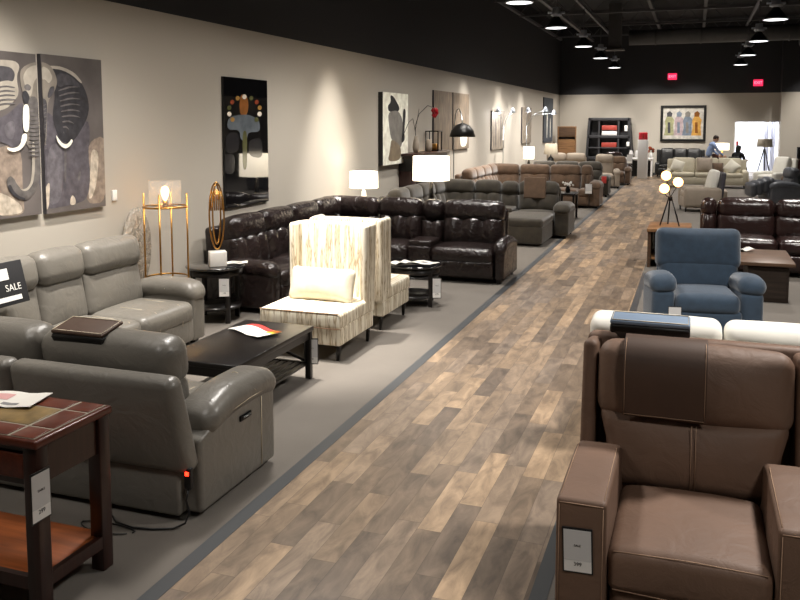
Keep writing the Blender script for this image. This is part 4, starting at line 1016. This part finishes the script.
# white sofa behind it, facing away
t = thing('fabric_sofa', 'white fabric sofa with its back to the brown recliner', 'sofa', (.64, 5.52, 0))
m = 'white_fabric'
MB().rb((0, .48, .22), (2.26, .90, .30), .03, k=1, m=1).build('base', m, t)
MB().rb((0, .09, .48), (2.30, .16, .62), .04, (0, .01, .01), k=2, m=(5, 1, 2)).build('back_frame', m, t)
for i, x in enumerate((-.85, .0, .85)):
    MB(TR(x, .25, .46) @ RX(8)).rb((0, 0, .215), (.84, .24, .47), .07, (0, .03, .012), k=3, m=(5, 2, 3)).build('back_cushion', m, t)
    MB().rb((x*.9, .62, .43), (.745, .66, .17), .05, (0, 0, .02), k=2, m=3).build('seat_cushion', m, t)
for sx in (-1, 1): MB().rb((sx*1.18, .56, .30), (.14, .76, .46), .05, k=2, m=2).build('arm', m, t)
for sx in (-1, 1):
    for y in (.1, .86): MB().box((sx*1.1, y, .036), (.05, .05, .07)).build('foot', 'black_wood', t)

# blue recliner
t = thing('recliner', 'blue fabric recliner with plump arms standing on the right carpet', 'recliner', (.18, 8.64, 0), 9)
m = 'blue_fabric'
MB().rb((0, .50, .20), (.70, .82, .30), .04, k=2, m=2).build('base', m, t)
MB().rb((0, .05, .20), (.66, .10, .28), .045, (0, .015, 0), m=(4, 1, 3)).build('footrest', m, t)
MB().rb((0, .30, .40), (.62, .62, .20), .07, (0, .015, .03), k=3, m=5).build('seat_cushion', m, t)
for sx in (-1, 1):
    a = MB(TR(sx*.42, 0)).rb((0, .46, .29), (.22, .84, .48), .05, (.02, .01, 0), k=2, m=(2, 4, 3)).build('arm', m, t)
    MB(TR(sx*.425, .36, .57) @ RX(-8) @ RY(sx*6)).rb((0, 0, 0), (.27, .66, .18), .085, (0, .01, .02), k=3, m=(2, 6, 1), fn=lambda w, u: [w[0], w[1], w[2]-.06*max(0, -u[1]-.3)**1.5]).build('arm_pad', m, a)
MB(TR(0, .60, .46) @ RX(-12)).rb((0, .05, .14), (.80, .20, .34), .08, (0, .045, 0), k=3, m=(6, 2, 4)).build('lumbar_cushion', m, t)
MB(TR(0, .66, .74) @ RX(-10)).rb((0, .06, .13), (.86, .24, .42), .08, (.0, .045, .01), k=3, m=(6, 2, 5), fn=lambda w, u: [w[0], w[1], w[2]+.015*abs(u[0])**3*max(0, u[2])]).build('head_cushion', m, t)
MB(TR(0, .84, .2) @ RX(-8)).rb((0, .03, .37), (.78, .12, .74), .05, k=2, m=2).build('back_panel', m, t)
for sx in (-1, 1):
    for y in (.12, .84): MB().box((sx*.3, y, .03), (.06, .06, .06)).build('foot', 'black_plastic', t)
price_tag('small white price tag hanging inside the left arm of the blue recliner', (-.13, 8.47, .34), 10, .12, .12, big='')

# lamp end table, tripod globe lamp
t = thing('end_table', 'brown wooden end table behind the blue recliner, carrying the globe lamp', 'table', (-.32, 13.55, 0))
MB().rb((0, 0, .575), (.64, .96, .05), .006, k=1, m=1).build('table_top', 'oak_brown', t)
for sx in (-1, 1): MB().box((sx*.285, 0, .275), (.045, .90, .55)).build('side_panel', 'oak_dark', t)
MB().box((0, .43, .3), (.52, .02, .5)).build('back_panel', 'oak_dark', t); MB().box((0, 0, .14), (.52, .86, .03)).build('shelf', 'oak_brown', t)
t = thing('tripod_lamp', 'black tripod lamp with three warm glowing globes on the brown end table', 'lamp', (-.33, 13.62, .60))
for a in (100, 215, 330):
    MB().tube([(.03*math.cos(R(a)), .03*math.sin(R(a)), .42), (.17*math.cos(R(a)), .17*math.sin(R(a)), .0)], .012, n=6).build('leg', 'black_metal', t)
MB().lathe([(0, .38), (.035, .39), (.035, .45), (0, .46)], n=14).build('hub', 'black_metal', t)
for (x, y, z) in ((-.07, 0, .78), (.11, .03, .68), (-.09, -.05, .58)):
    MB().tube([(0, 0, .44), (x*.6, y, z-.12), (x, y, z-.06)], .006, n=5).build('stem', 'black_metal', t)
    MB().lathe([(.075*math.sin(R(q)), -.075*math.cos(R(q))) for q in range(0, 181, 15)], (x, y, z), n=20, cap=False).build('globe', 'globe_warm', t)

# dark leather sofa and wood table
seating('leather_sofa', 'shiny dark brown leather sofa at the right, behind the blue recliner', 'sofa', (.12, 12.85, 0), 0,
        [('console', .24), ('seat', .82), ('seat', .82), ('seat', .8), ('arm', .28)], dict(mat='cocoa_leather', D=1.05, back=1.06, lum=1, arm_h=.62, seat_h=.53, hr=.11))
t = thing('coffee_table', 'grey brown wooden box table right of the blue recliner', 'table', (.83, 11.5, 0))
MB().rb((0, 0, .48), (.74, 1.16, .045), .005, k=1, m=1).build('table_top', 'walnut', t)
MB().rb((.08, 0, .215), (.47, .96, .43), .008, k=1, m=1).build('cabinet_body', 'walnut_side', t)
MB().box((.08, -.485, .22), (.40, .01, .34)).build('end_panel', 'walnut_side', t)
for y in (-.5, .5): MB().box((-.30, y, .23), (.05, .05, .455)).build('leg', 'walnut_side', t)
leaflet('leaflet', 'white folded leaflet on the grey brown box table', (.62, 11.85, .503), 15, .3, .2, [(-.05, .05, -.04, .04, 'ink_pale')], curl=.04)

# cream pieces further back
def plain_sofa(name, label, cat, loc, rz, w, m, n, back=.92, bm=None, legs='black_wood', fm=None):
    t = thing(name, label, cat, loc, rz)
    MB().rb((0, .46, .24), (w-.06, .88, .26), .03, k=1, m=1).build('base', m, t)
    iw = (w-.40)/n
    for i in range(n):
        x = -w/2+.20+iw*(i+.5)
        MB().rb((x, .36, .43), (iw-.01, .68, .16), .05, (0, .01, .02), k=2, m=3).build('seat_cushion', m, t)
        MB(TR(x, .66, .48) @ RX(-14)).rb((0, .02, (back-.46)/2), (iw-.01, .2, back-.44), .07, (0, .03, .01), k=2, m=3).build('back_cushion', bm or m, t)
    MB(TR(0, .86, .2) @ RX(-6)).rb((0, 0, (back-.24)/2), (w-.06, .12, back-.22), .05, k=2, m=2).build('back_frame', fm or m, t)
    for sx in (-1, 1):
        MB().rb((sx*(w/2-.10), .46, .36), (.20, .90, .50), .08, (.01, .01, .01), k=2, m=2).build('arm', m, t)
        for y in (.06, .86): MB().tube([(sx*(w/2-.1), y, 0), (sx*(w/2-.1), y, .12)], [.018, .028], n=6).build('leg', legs, t)
    return t
plain_sofa('fabric_sofa', 'pale cream fabric sofa with scatter cushions facing us in the distance', 'sofa', (.42, 29.9, 0), 0, 2.65, 'oat_fabric', 3, .98)
def cushion(label, loc, rz, m, s=.46, tilt=-20, group='scatter cushions on the cream sofa', roll=0):
    t = thing('cushion', label, 'cushion', loc, rz, group)
    MB(RX(tilt) @ RY(roll)).rb((0, 0, 0), (s, .15, s), .06, (0, .05, 0), k=2, m=4, fn=lambda w, u: [w[0]*(1+.07*abs(u[2])**3), w[1]*(1-.4*max(abs(u[0])**4, abs(u[2])**4)), w[2]*(1+.07*abs(u[0])**3)]).build('cover', m, t)
cushion('small pale cushion leaning at the left arm of the cream sofa', (-.52, 30.15, .72), 12, 'cream_fabric', .42, roll=20)
cushion('tilted cream cushion at the right end of the cream sofa', (1.22, 30.12, .70), -20, 'cream_fabric', .44, roll=35)
cushion('greige back cushion in the middle of the cream sofa', (.35, 30.18, .78), 0, 'taupe_fabric', .5)
cushion('brown cushion just right of the middle of the cream sofa', (.78, 30.18, .68), 6, 'tan_fabric', .36)
plain_sofa('armchair', 'cream armchair with dark outer back turned left, behind the globe lamp', 'armchair', (-.28, 22.0, 0), -78, .86, 'taupe_fabric', 1, 1.02, 'white_fabric', fm='art_dark')
plain_sofa('armchair', 'white armchair in front of the bright doorway', 'armchair', (2.15, 29.4, 0), -50, 1.0, 'white_fabric', 1, 1.08)
t = seating('recliner', 'rounded charcoal tufted leather recliner lying open at the far right', 'recliner', (1.68, 24.9, 0), -75, [('arm', .22), ('seat', .62), ('arm', .22)], dict(mat='charcoal_leather', lum=1, back=1.0))
for i in range(4):
    MB().rb((.53, .10-.15*i, .56-.05*i), (.62, .18, .36), .085, (0, 0, .02), k=2, m=3).build('padded_roll', 'charcoal_leather', t)
seating('recliner', 'brown fabric recliner at the far right edge, by the dark cabinet', 'recliner', (2.45, 27.3, 0), -50, [('arm', .2), ('seat', .6), ('arm', .2)], dict(mat='tan_fabric', lum=2, back=1.02))
plain_sofa('black_sofa', 'low black leather sofa against the back wall under the framed picture', 'sofa', (-.52, 35.3, 0), 0, 1.95, 'black_leather', 3, 1.15)
tag(MB().rb((.35, 24.6, .18), (1.1, .6, .34), .05, (0, 0, .02), k=2, m=3).build('ottoman', 'taupe_fabric'), 'low greige ottoman between the cream armchair and the charcoal recliner', 'ottoman')

# tripod floor lamp near the doorway
t = thing('tripod_floor_lamp', 'black tripod floor lamp with grey drum shade in front of the doorway', 'floor lamp', (2.42, 33.0, 0))
for a in (80, 200, 320): MB().tube([(.02*math.cos(R(a)), .02*math.sin(R(a)), 1.25), (.34*math.cos(R(a)), .34*math.sin(R(a)), 0)], .022, n=6).build('leg', 'black_wood', t)
MB().tube([(0, 0, 1.2), (0, 0, 1.5)], .012, n=6).build('stem', 'black_metal', t)
MB().lathe([(.27, 1.33), (.25, 1.62), (.245, 1.62), (.265, 1.33)], n=28, cap=False).build('lamp_shade', 'shade_unlit', t)

# dark cabinet with a small screen, right edge
t = thing('cabinet', 'dark brown cabinet cut by the right edge, in front of the far wall', 'cabinet', (3.75, 31.6, 0))
MB().rb((0, 0, .52), (1.0, .45, .92), .01, k=1, m=1).build('cabinet_body', 'oak_dark', t)
for sx in (-1, 1): MB().box((sx*.25, -.235, .52), (.47, .02, .84)).build('door', 'cherry_dark', t)
MB().box((0, 0, .03), (.9, .4, .06)).build('plinth', 'black_wood', t)
t = thing('picture_box', 'small black framed box standing on the dark cabinet at the right edge', 'frame', (3.58, 31.55, .98))
MB().rb((0, 0, .20), (.48, .12, .40), .01, k=1, m=1).build('frame', 'black_paint', t)
MB().box((0, -.065, .20), (.38, .01, .30)).build('panel', 'dark_glass', t)

# back of the shop
t = thing('display_hutch', 'tall charcoal display hutch with red packets on its shelves, against the back wall', 'hutch', (-3.42, 36.35, 0))
MB().prism([(-1.0, 0), (1.0, 0), (1.0, 1.0), (.86, 2.4), (-.86, 2.4), (-1.0, 1.0)], .18, .22).build('back_panel', 'hutch_grey', t)
for sx in (-1, 1):
    MB().prism([(sx*1.0, 0), (sx*.9, 0), (sx*.76, 2.4), (sx*.86, 2.4)], -.30, .2).build('side_panel', 'hutch_grey', t)
    MB().box((sx*.40, -.05, 1.5), (.07, .46, 1.72)).build('divider', 'hutch_grey', t)
for z, w in ((.06, 1.9), (.72, 1.85), (1.15, 1.8), (1.62, 1.72), (2.36, 1.66)): MB().rb((0, -.05, z), (w, .5, .12 if z in (1.62, 2.36, .72) else .06), .005, k=1, m=1).build('shelf', 'hutch_grey', t)
for sx in (-1, 1): MB().box((sx*.5, -.29, .4), (.78, .02, .5)).build('door', 'black_wood', t)
def packet(lb, x, z, w, m, h=.2):
    tag(MB().rb((x, 36.15, z+h/2), (w, .18, h), .01, k=1, m=1).build('packet', m), lb, 'packet', 'packets on the display hutch')
packet('long red packet on the upper shelf of the display hutch', -3.40, 1.90, .62, 'red_packet', .20)
packet('long white packet lying under the upper red one on the display hutch', -3.40, 1.68, .62, 'card_grey', .18)
packet('long red packet on the lower shelf of the display hutch', -3.40, 1.18, .62, 'red_packet', .20)
tag(MB().rb((-2.72, 36.1, 1.98), (.12, .02, .24), .005, k=1, m=1).build('price_tag', 'card_white'), 'white card at the upper right of the display hutch', 'price tag')
tag(MB().rb((-2.62, 35.98, 1.32), (.12, .02, .18), .005, k=1, m=1).build('price_tag', 'card_white'), 'white card at the lower right of the display hutch', 'price tag')

t = thing('pillar_sign', 'white square pillar topped with a small red sign at the end of the aisle', 'sign', (-1.92, 34.4, 0))
MB().rb((0, 0, .77), (.38, .38, 1.54), .01, k=1, m=1).build('pillar', 'white_paint', t)
MB().rb((0, 0, 1.68), (.34, .10, .30), .03, k=1, m=1).build('red_sign', 'red_plastic', t)
MB().box((0, -.055, 1.68), (.03, .01, .18)).build('dark_bar', 'art_rust', t)
t = thing('console_table', 'white console table with dark recess behind the pillar sign', 'table', (-2.15, 35.6, 0))
MB().rb((0, 0, .74), (1.16, .5, .06), .01, k=1, m=1).build('table_top', 'white_paint', t)
for sx in (-1, 1): MB().box((sx*.53, 0, .355), (.07, .46, .71)).build('leg', 'white_paint', t)
MB().box((0, .1, .33), (.98, .2, .66)).build('recess_box', 'black_paint', t)
for x, lb in ((-2.45, 'left'), (-2.22, 'right')):
    tag(MB().lathe([(0, 0), (.07, 0), (.09, .15), (.06, .26), (.05, .30), (0, .30)], (x, 35.55, .77), n=14).build('jar', 'card_grey'), 'pale jar on the white console, %s one of the pair left of the pillar' % lb, 'jar')
t = thing('flower_vase', 'vase with dark red flowers right of the pillar sign', 'vase', (-1.66, 35.5, .77))
MB().lathe([(0, 0), (.05, 0), (.06, .12), (.03, .22)], n=12).build('vase', 'card_grey', t)
b = MB()
for i in range(9): b.lathe([(0, -.07), (.06, 0), (0, .07)], (.09*math.cos(i*2.4), .06*math.sin(i*2.4), .34+.08*math.sin(i*1.3)), n=7)
b.build('blossoms', 'art_rust', t)

# sales desk, lamp and people
t = thing('sales_desk', 'dark desk behind the cream sofa where two people are', 'desk', (1.15, 34.35, 0))
MB().rb((0, 0, .74), (1.4, .6, .04), .006, k=1, m=1).build('desk_top', 'oak_dark', t)
for sx in (-1, 1): MB().box((sx*.62, 0, .36), (.08, .54, .72)).build('side_panel', 'oak_dark', t)
drum_lamp('glowing table lamp with white shade on the sales desk', (1.02, 34.5, .76), .26, .26, .40, None, 'brass')
tag(MB().rb((.78, 34.45, .89), (.26, .06, .24), .01, k=1, m=1).build('framed_photo', 'cherry_dark'), 'small brown frame standing on the sales desk', 'frame')

def body(name, verts, edges, radii, m, parent, sub=1):
    me = bpy.data.meshes.new(name); me.from_pydata(verts, edges, []); o = bpy.data.objects.new(name, me); C.objects.link(o)
    sk = o.modifiers.new('skin', 'SKIN')
    for i, r in enumerate(radii):
        s_ = me.skin_vertices[0].data[i]; s_.radius = r if isinstance(r, tuple) else (r, r); s_.use_root = (i == 0)
    su = o.modifiers.new('sub', 'SUBSURF'); su.levels = sub+1; su.render_levels = sub+1
    dg = bpy.context.evaluated_depsgraph_get(); mm = bpy.data.meshes.new_from_object(o.evaluated_get(dg))
    bpy.data.objects.remove(o); mm.materials.clear(); mm.materials.append(MATS[m])
    for p in mm.polygons: p.use_smooth = True
    r = bpy.data.objects.new(name, mm); C.objects.link(r); r.parent = parent
    return r
def head(parent, T, hair):
    b = MB(T)
    def hf(w, u):
        if u[2] < -.2: w[0] *= 1+.25*(u[2]+.2); 
        return w
    b.rb((0, 0, 0), (.15, .19, .23), .07, k=3, m=3, fn=hf, mt='skin')
    b.rb((0, -.10, -.01), (.026, .035, .045), .011, k=1, m=1, mt='skin')
    for sx in (-1, 1):
        b.rb((sx*.078, .01, -.005), (.018, .04, .06), .008, k=1, m=1, mt='skin'); b.rb((sx*.032, -.092, .02), (.024, .012, .012), .005, k=1, m=1, mt='ink')
    b.rb((0, -.088, -.06), (.05, .012, .012), .004, k=1, m=1, mt='pink_print')
    b.build('head', 'skin', parent)
    h = MB(T); h.rb((0, .022, .035), (.172, .19, .19), .075, k=3, m=2)
    if hair == 'hair_black': h.rb((0, .07, -.03), (.16, .09, .2), .04, k=2, m=2)
    h.build('hair', hair, parent)
def hand(b, T, sx):
    b.rb((0, 0, -.04), (.03, .075, .085), .013, T=T, k=1, m=1, mt='skin')
    for j, L in enumerate((.062, .072, .068, .052)):
        y = -.028+.019*j; b.tube([(0, y, -.075), (.004*sx, y, -.075-L*.55), (.018*sx, y, -.075-L)], [.0085, .008, .0065], n=6, T=T, m='skin')
    b.tube([(0, -.036, -.02), (.01*sx, -.062, -.05), (.015*sx, -.058, -.085)], [.011, .010, .008], n=6, T=T, m='skin')
# standing person, leaning over the desk
t = thing('person', 'standing person with brown hair in a light blue shirt, leaning over the desk', 'person', (.50, 33.6, 0), 110)
sh = [(0, 0, .92), (0, -.05, 1.12), (0, -.13, 1.32), (0, -.19, 1.42), (-.19, -.16, 1.37), (.19, -.16, 1.37), (-.25, -.30, 1.13), (.25, -.30, 1.13), (-.22, -.50, .98), (.22, -.50, .98)]
body('body', sh+[(0, -.22, 1.50)], [(0, 1), (1, 2), (2, 3), (3, 4), (3, 5), (4, 6), (5, 7), (6, 8), (7, 9), (3, 10)], [(.17, .12), (.17, .12), (.19, .125), (.09, .08), .075, .075, .052, .052, .035, .035, .055], 'shirt_blue', t)
body('trousers', [(0, 0, .96), (-.10, 0, .84), (.10, 0, .84), (-.11, -.02, .47), (.11, -.02, .47), (-.11, .02, .08), (.11, .02, .08)], [(0, 1), (0, 2), (1, 3), (2, 4), (3, 5), (4, 6)], [(.16, .12), .105, .105, .075, .075, .055, .055], 'trousers', t)
head(t, TR(0, -.29, 1.60) @ RX(22), 'hair_brown')
for sx in (-1, 1):
    MB().rb((sx*.11, -.05, .045), (.10, .27, .09), .035, k=2, m=2).build('shoe', 'black_leather', t)
    b = MB(); hand(b, TR(sx*.215, -.52, .96) @ RX(-55), -sx); b.build('hand', 'skin', t)
# seated person
t = thing('person', 'seated person with black hair and black top at the desk near the doorway', 'person', (1.55, 33.65, 0), 150)
body('body', [(0, .05, .50), (0, .05, .72), (0, .0, .95), (0, -.03, 1.06), (-.18, -.01, 1.03), (.18, -.01, 1.03), (-.23, -.1, .80), (.23, -.1, .80), (-.17, -.34, .80), (.17, -.34, .80), (0, -.04, 1.14)],
     [(0, 1), (1, 2), (2, 3), (3, 4), (3, 5), (4, 6), (5, 7), (6, 8), (7, 9), (3, 10)], [(.17, .13), (.16, .12), (.18, .12), (.09, .08), .07, .07, .05, .05, .035, .035, .05], 'clothes_black', t)
body('trousers', [(0, .05, .50), (-.1, 0, .50), (.1, 0, .50), (-.12, -.42, .50), (.12, -.42, .50), (-.12, -.42, .08), (.12, -.42, .08)], [(0, 1), (0, 2), (1, 3), (2, 4), (3, 5), (4, 6)], [.13, .10, .10, .075, .075, .055, .055], 'trousers', t)
head(t, TR(0, -.06, 1.24) @ RX(8), 'hair_black')
for sx in (-1, 1):
    MB().rb((sx*.12, -.48, .045), (.10, .26, .09), .035, k=2, m=2).build('shoe', 'black_leather', t)
    b = MB(); hand(b, TR(sx*.165, -.36, .80) @ RX(-80), -sx); b.build('hand', 'skin', t)
t = thing('desk_chair', 'black chair under the seated person at the sales desk', 'chair', (1.55, 33.65, 0), 150)
MB().rb((0, -.04, .35), (.48, .48, .09), .03, k=2, m=2).build('seat', 'black_plastic', t)
MB().rb((0, .27, .72), (.44, .05, .46), .02, k=1, m=2).build('backrest', 'black_plastic', t)
for sx in (-1, 1):
    for y in (-.24, .2): MB().tube([(sx*.2, y, 0), (sx*.2, y, .31)], .015, n=6).build('leg', 'steel', t)
# beyond the doorway
for i, x in enumerate((2.85, 3.1, 3.4)):
    b = MB(); pts = []
    n = 13; vs = []
    for j in range(n): vs += [(x-.1+.2*j/(n-1), 38.2+.03*math.sin(j*1.6), .05), (x-.1+.2*j/(n-1), 38.2+.03*math.sin(j*1.6), 2.7)]
    vs += [(a, b_+.008, c) for a, b_, c in vs]; k = 2*n
    b.add(vs, [(2*j, 2*j+2, 2*j+3, 2*j+1) for j in range(n-1)]+[(k+2*j, k+2*j+1, k+2*j+3, k+2*j+2) for j in range(n-1)]); b.build('curtain_panel', 'curtain')
    tag(bpy.context.scene.collection.objects[-1], 'pale lavender curtain strip in the bright room, %s of three' % ('leftmost', 'middle', 'rightmost')[i], 'curtain', 'curtain strips beyond the doorway')
t = thing('poster', 'small red and white notice beside the doorway opening', 'poster', (1.68, 36.76, 1.28))
MB().box((-.02, 0.0, 0), (.10, .02, .42)).build('sheet', 'card_white', t); MB().box((-.02, -.013, .06), (.08, .006, .2)).build('red_block', 'red_print', t)
# ------------------------------------------------------------------ light
def spot(x, y, z, tx, ty, tz, e, ang=70, blend=.6, col=(1, .94, .86), size=.08):
    l = bpy.data.lights.new('track_spot', 'SPOT'); l.energy = e; l.spot_size = R(ang); l.spot_blend = blend; l.color = col; l.shadow_soft_size = size
    o = bpy.data.objects.new('track_spot', l); C.objects.link(o); o.location = (x, y, z)
    o.rotation_euler = (Vector((tx, ty, tz))-Vector((x, y, z))).to_track_quat('-Z', 'Y').to_euler()
def pt(x, y, z, e, col=(1, .78, .5), size=.05):
    l = bpy.data.lights.new('lamp_bulb', 'POINT'); l.energy = e; l.color = col; l.shadow_soft_size = size
    o = bpy.data.objects.new('lamp_bulb', l); C.objects.link(o); o.location = (x, y, z)
def area(x, y, z, sx, sy, e, col=(1, .95, .88)):
    l = bpy.data.lights.new('far_room_light', 'AREA'); l.shape = 'RECTANGLE'; l.size = sx; l.size_y = sy; l.energy = e; l.color = col
    o = bpy.data.objects.new('far_room_light', l); C.objects.link(o); o.location = (x, y, z)
# bay lamps
for y in (1.6, 6.2, 10.8, 15.3, 19.6, 24.6, 29.2, 34.0):
    spot(-3.1, y, 4.36, -3.1, y, 0, 120 if y < 3 else 480, 125, .7, (1, .95, .89), .3)
for y in (1.2, 5.8, 10.4, 15.0, 19.6, 24.6, 29.5, 34.0):
    spot(1.55, y, 4.36, 1.55, y, 0, 200 if y < 3 else (700 if y < 6 else 480), 125, .7, (1, .95, .89), .3)
# wall washers
spot(-4.3, 5.2, 4.9, -5.6, 5.7, .4, 700, 44, 1)
spot(-4.2, 12.4, 4.9, -5.5, 12.4, .3, 1100, 44, 1)
spot(-3.9, 6.9, 4.9, -3.4, 7.1, .6, 1500, 36, .8)
for y, e in ((20.6, 1000), (24.6, 900), (28.0, 700)): spot(-4.2, y, 4.9, -5.6, y+.2, .3, e, 50, 1)
for y0, y1, e in ((2.0, 19.0, 115), (19.0, 36.0, 210)):        # long fill strips added to wash the left wall evenly
    l = bpy.data.lights.new('wall_fill_strip', 'AREA'); l.shape = 'RECTANGLE'; l.size = .12; l.size_y = y1-y0; l.energy = e; l.color = (1, .94, .86); l.spread = R(70)
    o = bpy.data.objects.new('wall_fill_strip', l); C.objects.link(o); o.location = (-4.3, (y0+y1)/2, 4.8)
    o.rotation_euler = Vector((-1.3, 0, -4.4)).to_track_quat('-Z', 'Y').to_euler()
    o.rotation_euler = (0, math.atan2(1.3, 4.4)*.55, 0)
for x in (-4.3, -1.9, -.2, 4.6): spot(x, 33.5, 5.0, x, 36.6, 1.5, 500, 62, .9)
# real lamps, then the unseen light beyond the doorway
pt(-5.20, 7.33, 1.50, 40, size=.03)
pt(-5.15, 12.75, 1.27, 14, (1, .85, .65)); pt(-3.98, 12.75, 1.45, 18, (1, .85, .65))
pt(-4.77, 17.5, 2.0, 20); pt(-4.6, 24.4, 1.32, 20, (1, .85, .65)); pt(1.02, 34.5, 1.3, 45, (1, .85, .65))
for (x, y, z) in ((-5.47, 24.1, 2.5), (-5.1, 24.4, 2.5), (-5.0, 26.3, 2.55), (-4.48, 26.5, 2.55), (-4.24, 26.7, 2.45)): pt(x, y, z, 22, (1, .95, .9), .04)
for (x, y, z) in ((-.40, 13.62, 1.38), (-.22, 13.65, 1.28), (-.42, 13.57, 1.18)): pt(x, y, z, 5, (1, .7, .4), .08)
area(2.6, 39.0, 2.95, 3.5, 3.0, 260, (.95, .97, 1))  # unseen area light that brightens the room beyond the doorway
w = bpy.data.worlds.new('world'); S.world = w; w.use_nodes = True
w.node_tree.nodes['Background'].inputs[0].default_value = (.5, .48, .46, 1); w.node_tree.nodes['Background'].inputs[1].default_value = .05

# ------------------------------------------------------------------ camera
F, CX, CY, HY, VX, HH = 830., 400., 200., 123., 695., 2.2
p = math.atan((CY-HY)/F); yaw = math.atan((VX-CX)/F*math.cos(p))
cam = bpy.data.cameras.new('camera'); co = bpy.data.objects.new('camera', cam); C.objects.link(co)
co.location = (0, 0, HH); co.rotation_euler = (PI/2-p, 0, yaw)
cam.sensor_fit = 'HORIZONTAL'; cam.sensor_width = 36; cam.lens = F/800*36; cam.shift_y = -(300-CY)/800; cam.clip_end = 200; cam.clip_start = .05
S.camera = co
v = S.view_settings; v.view_transform = 'Standard'; v.look = 'None'; v.gamma = 1; v.exposure = .48; v.use_curve_mapping = False
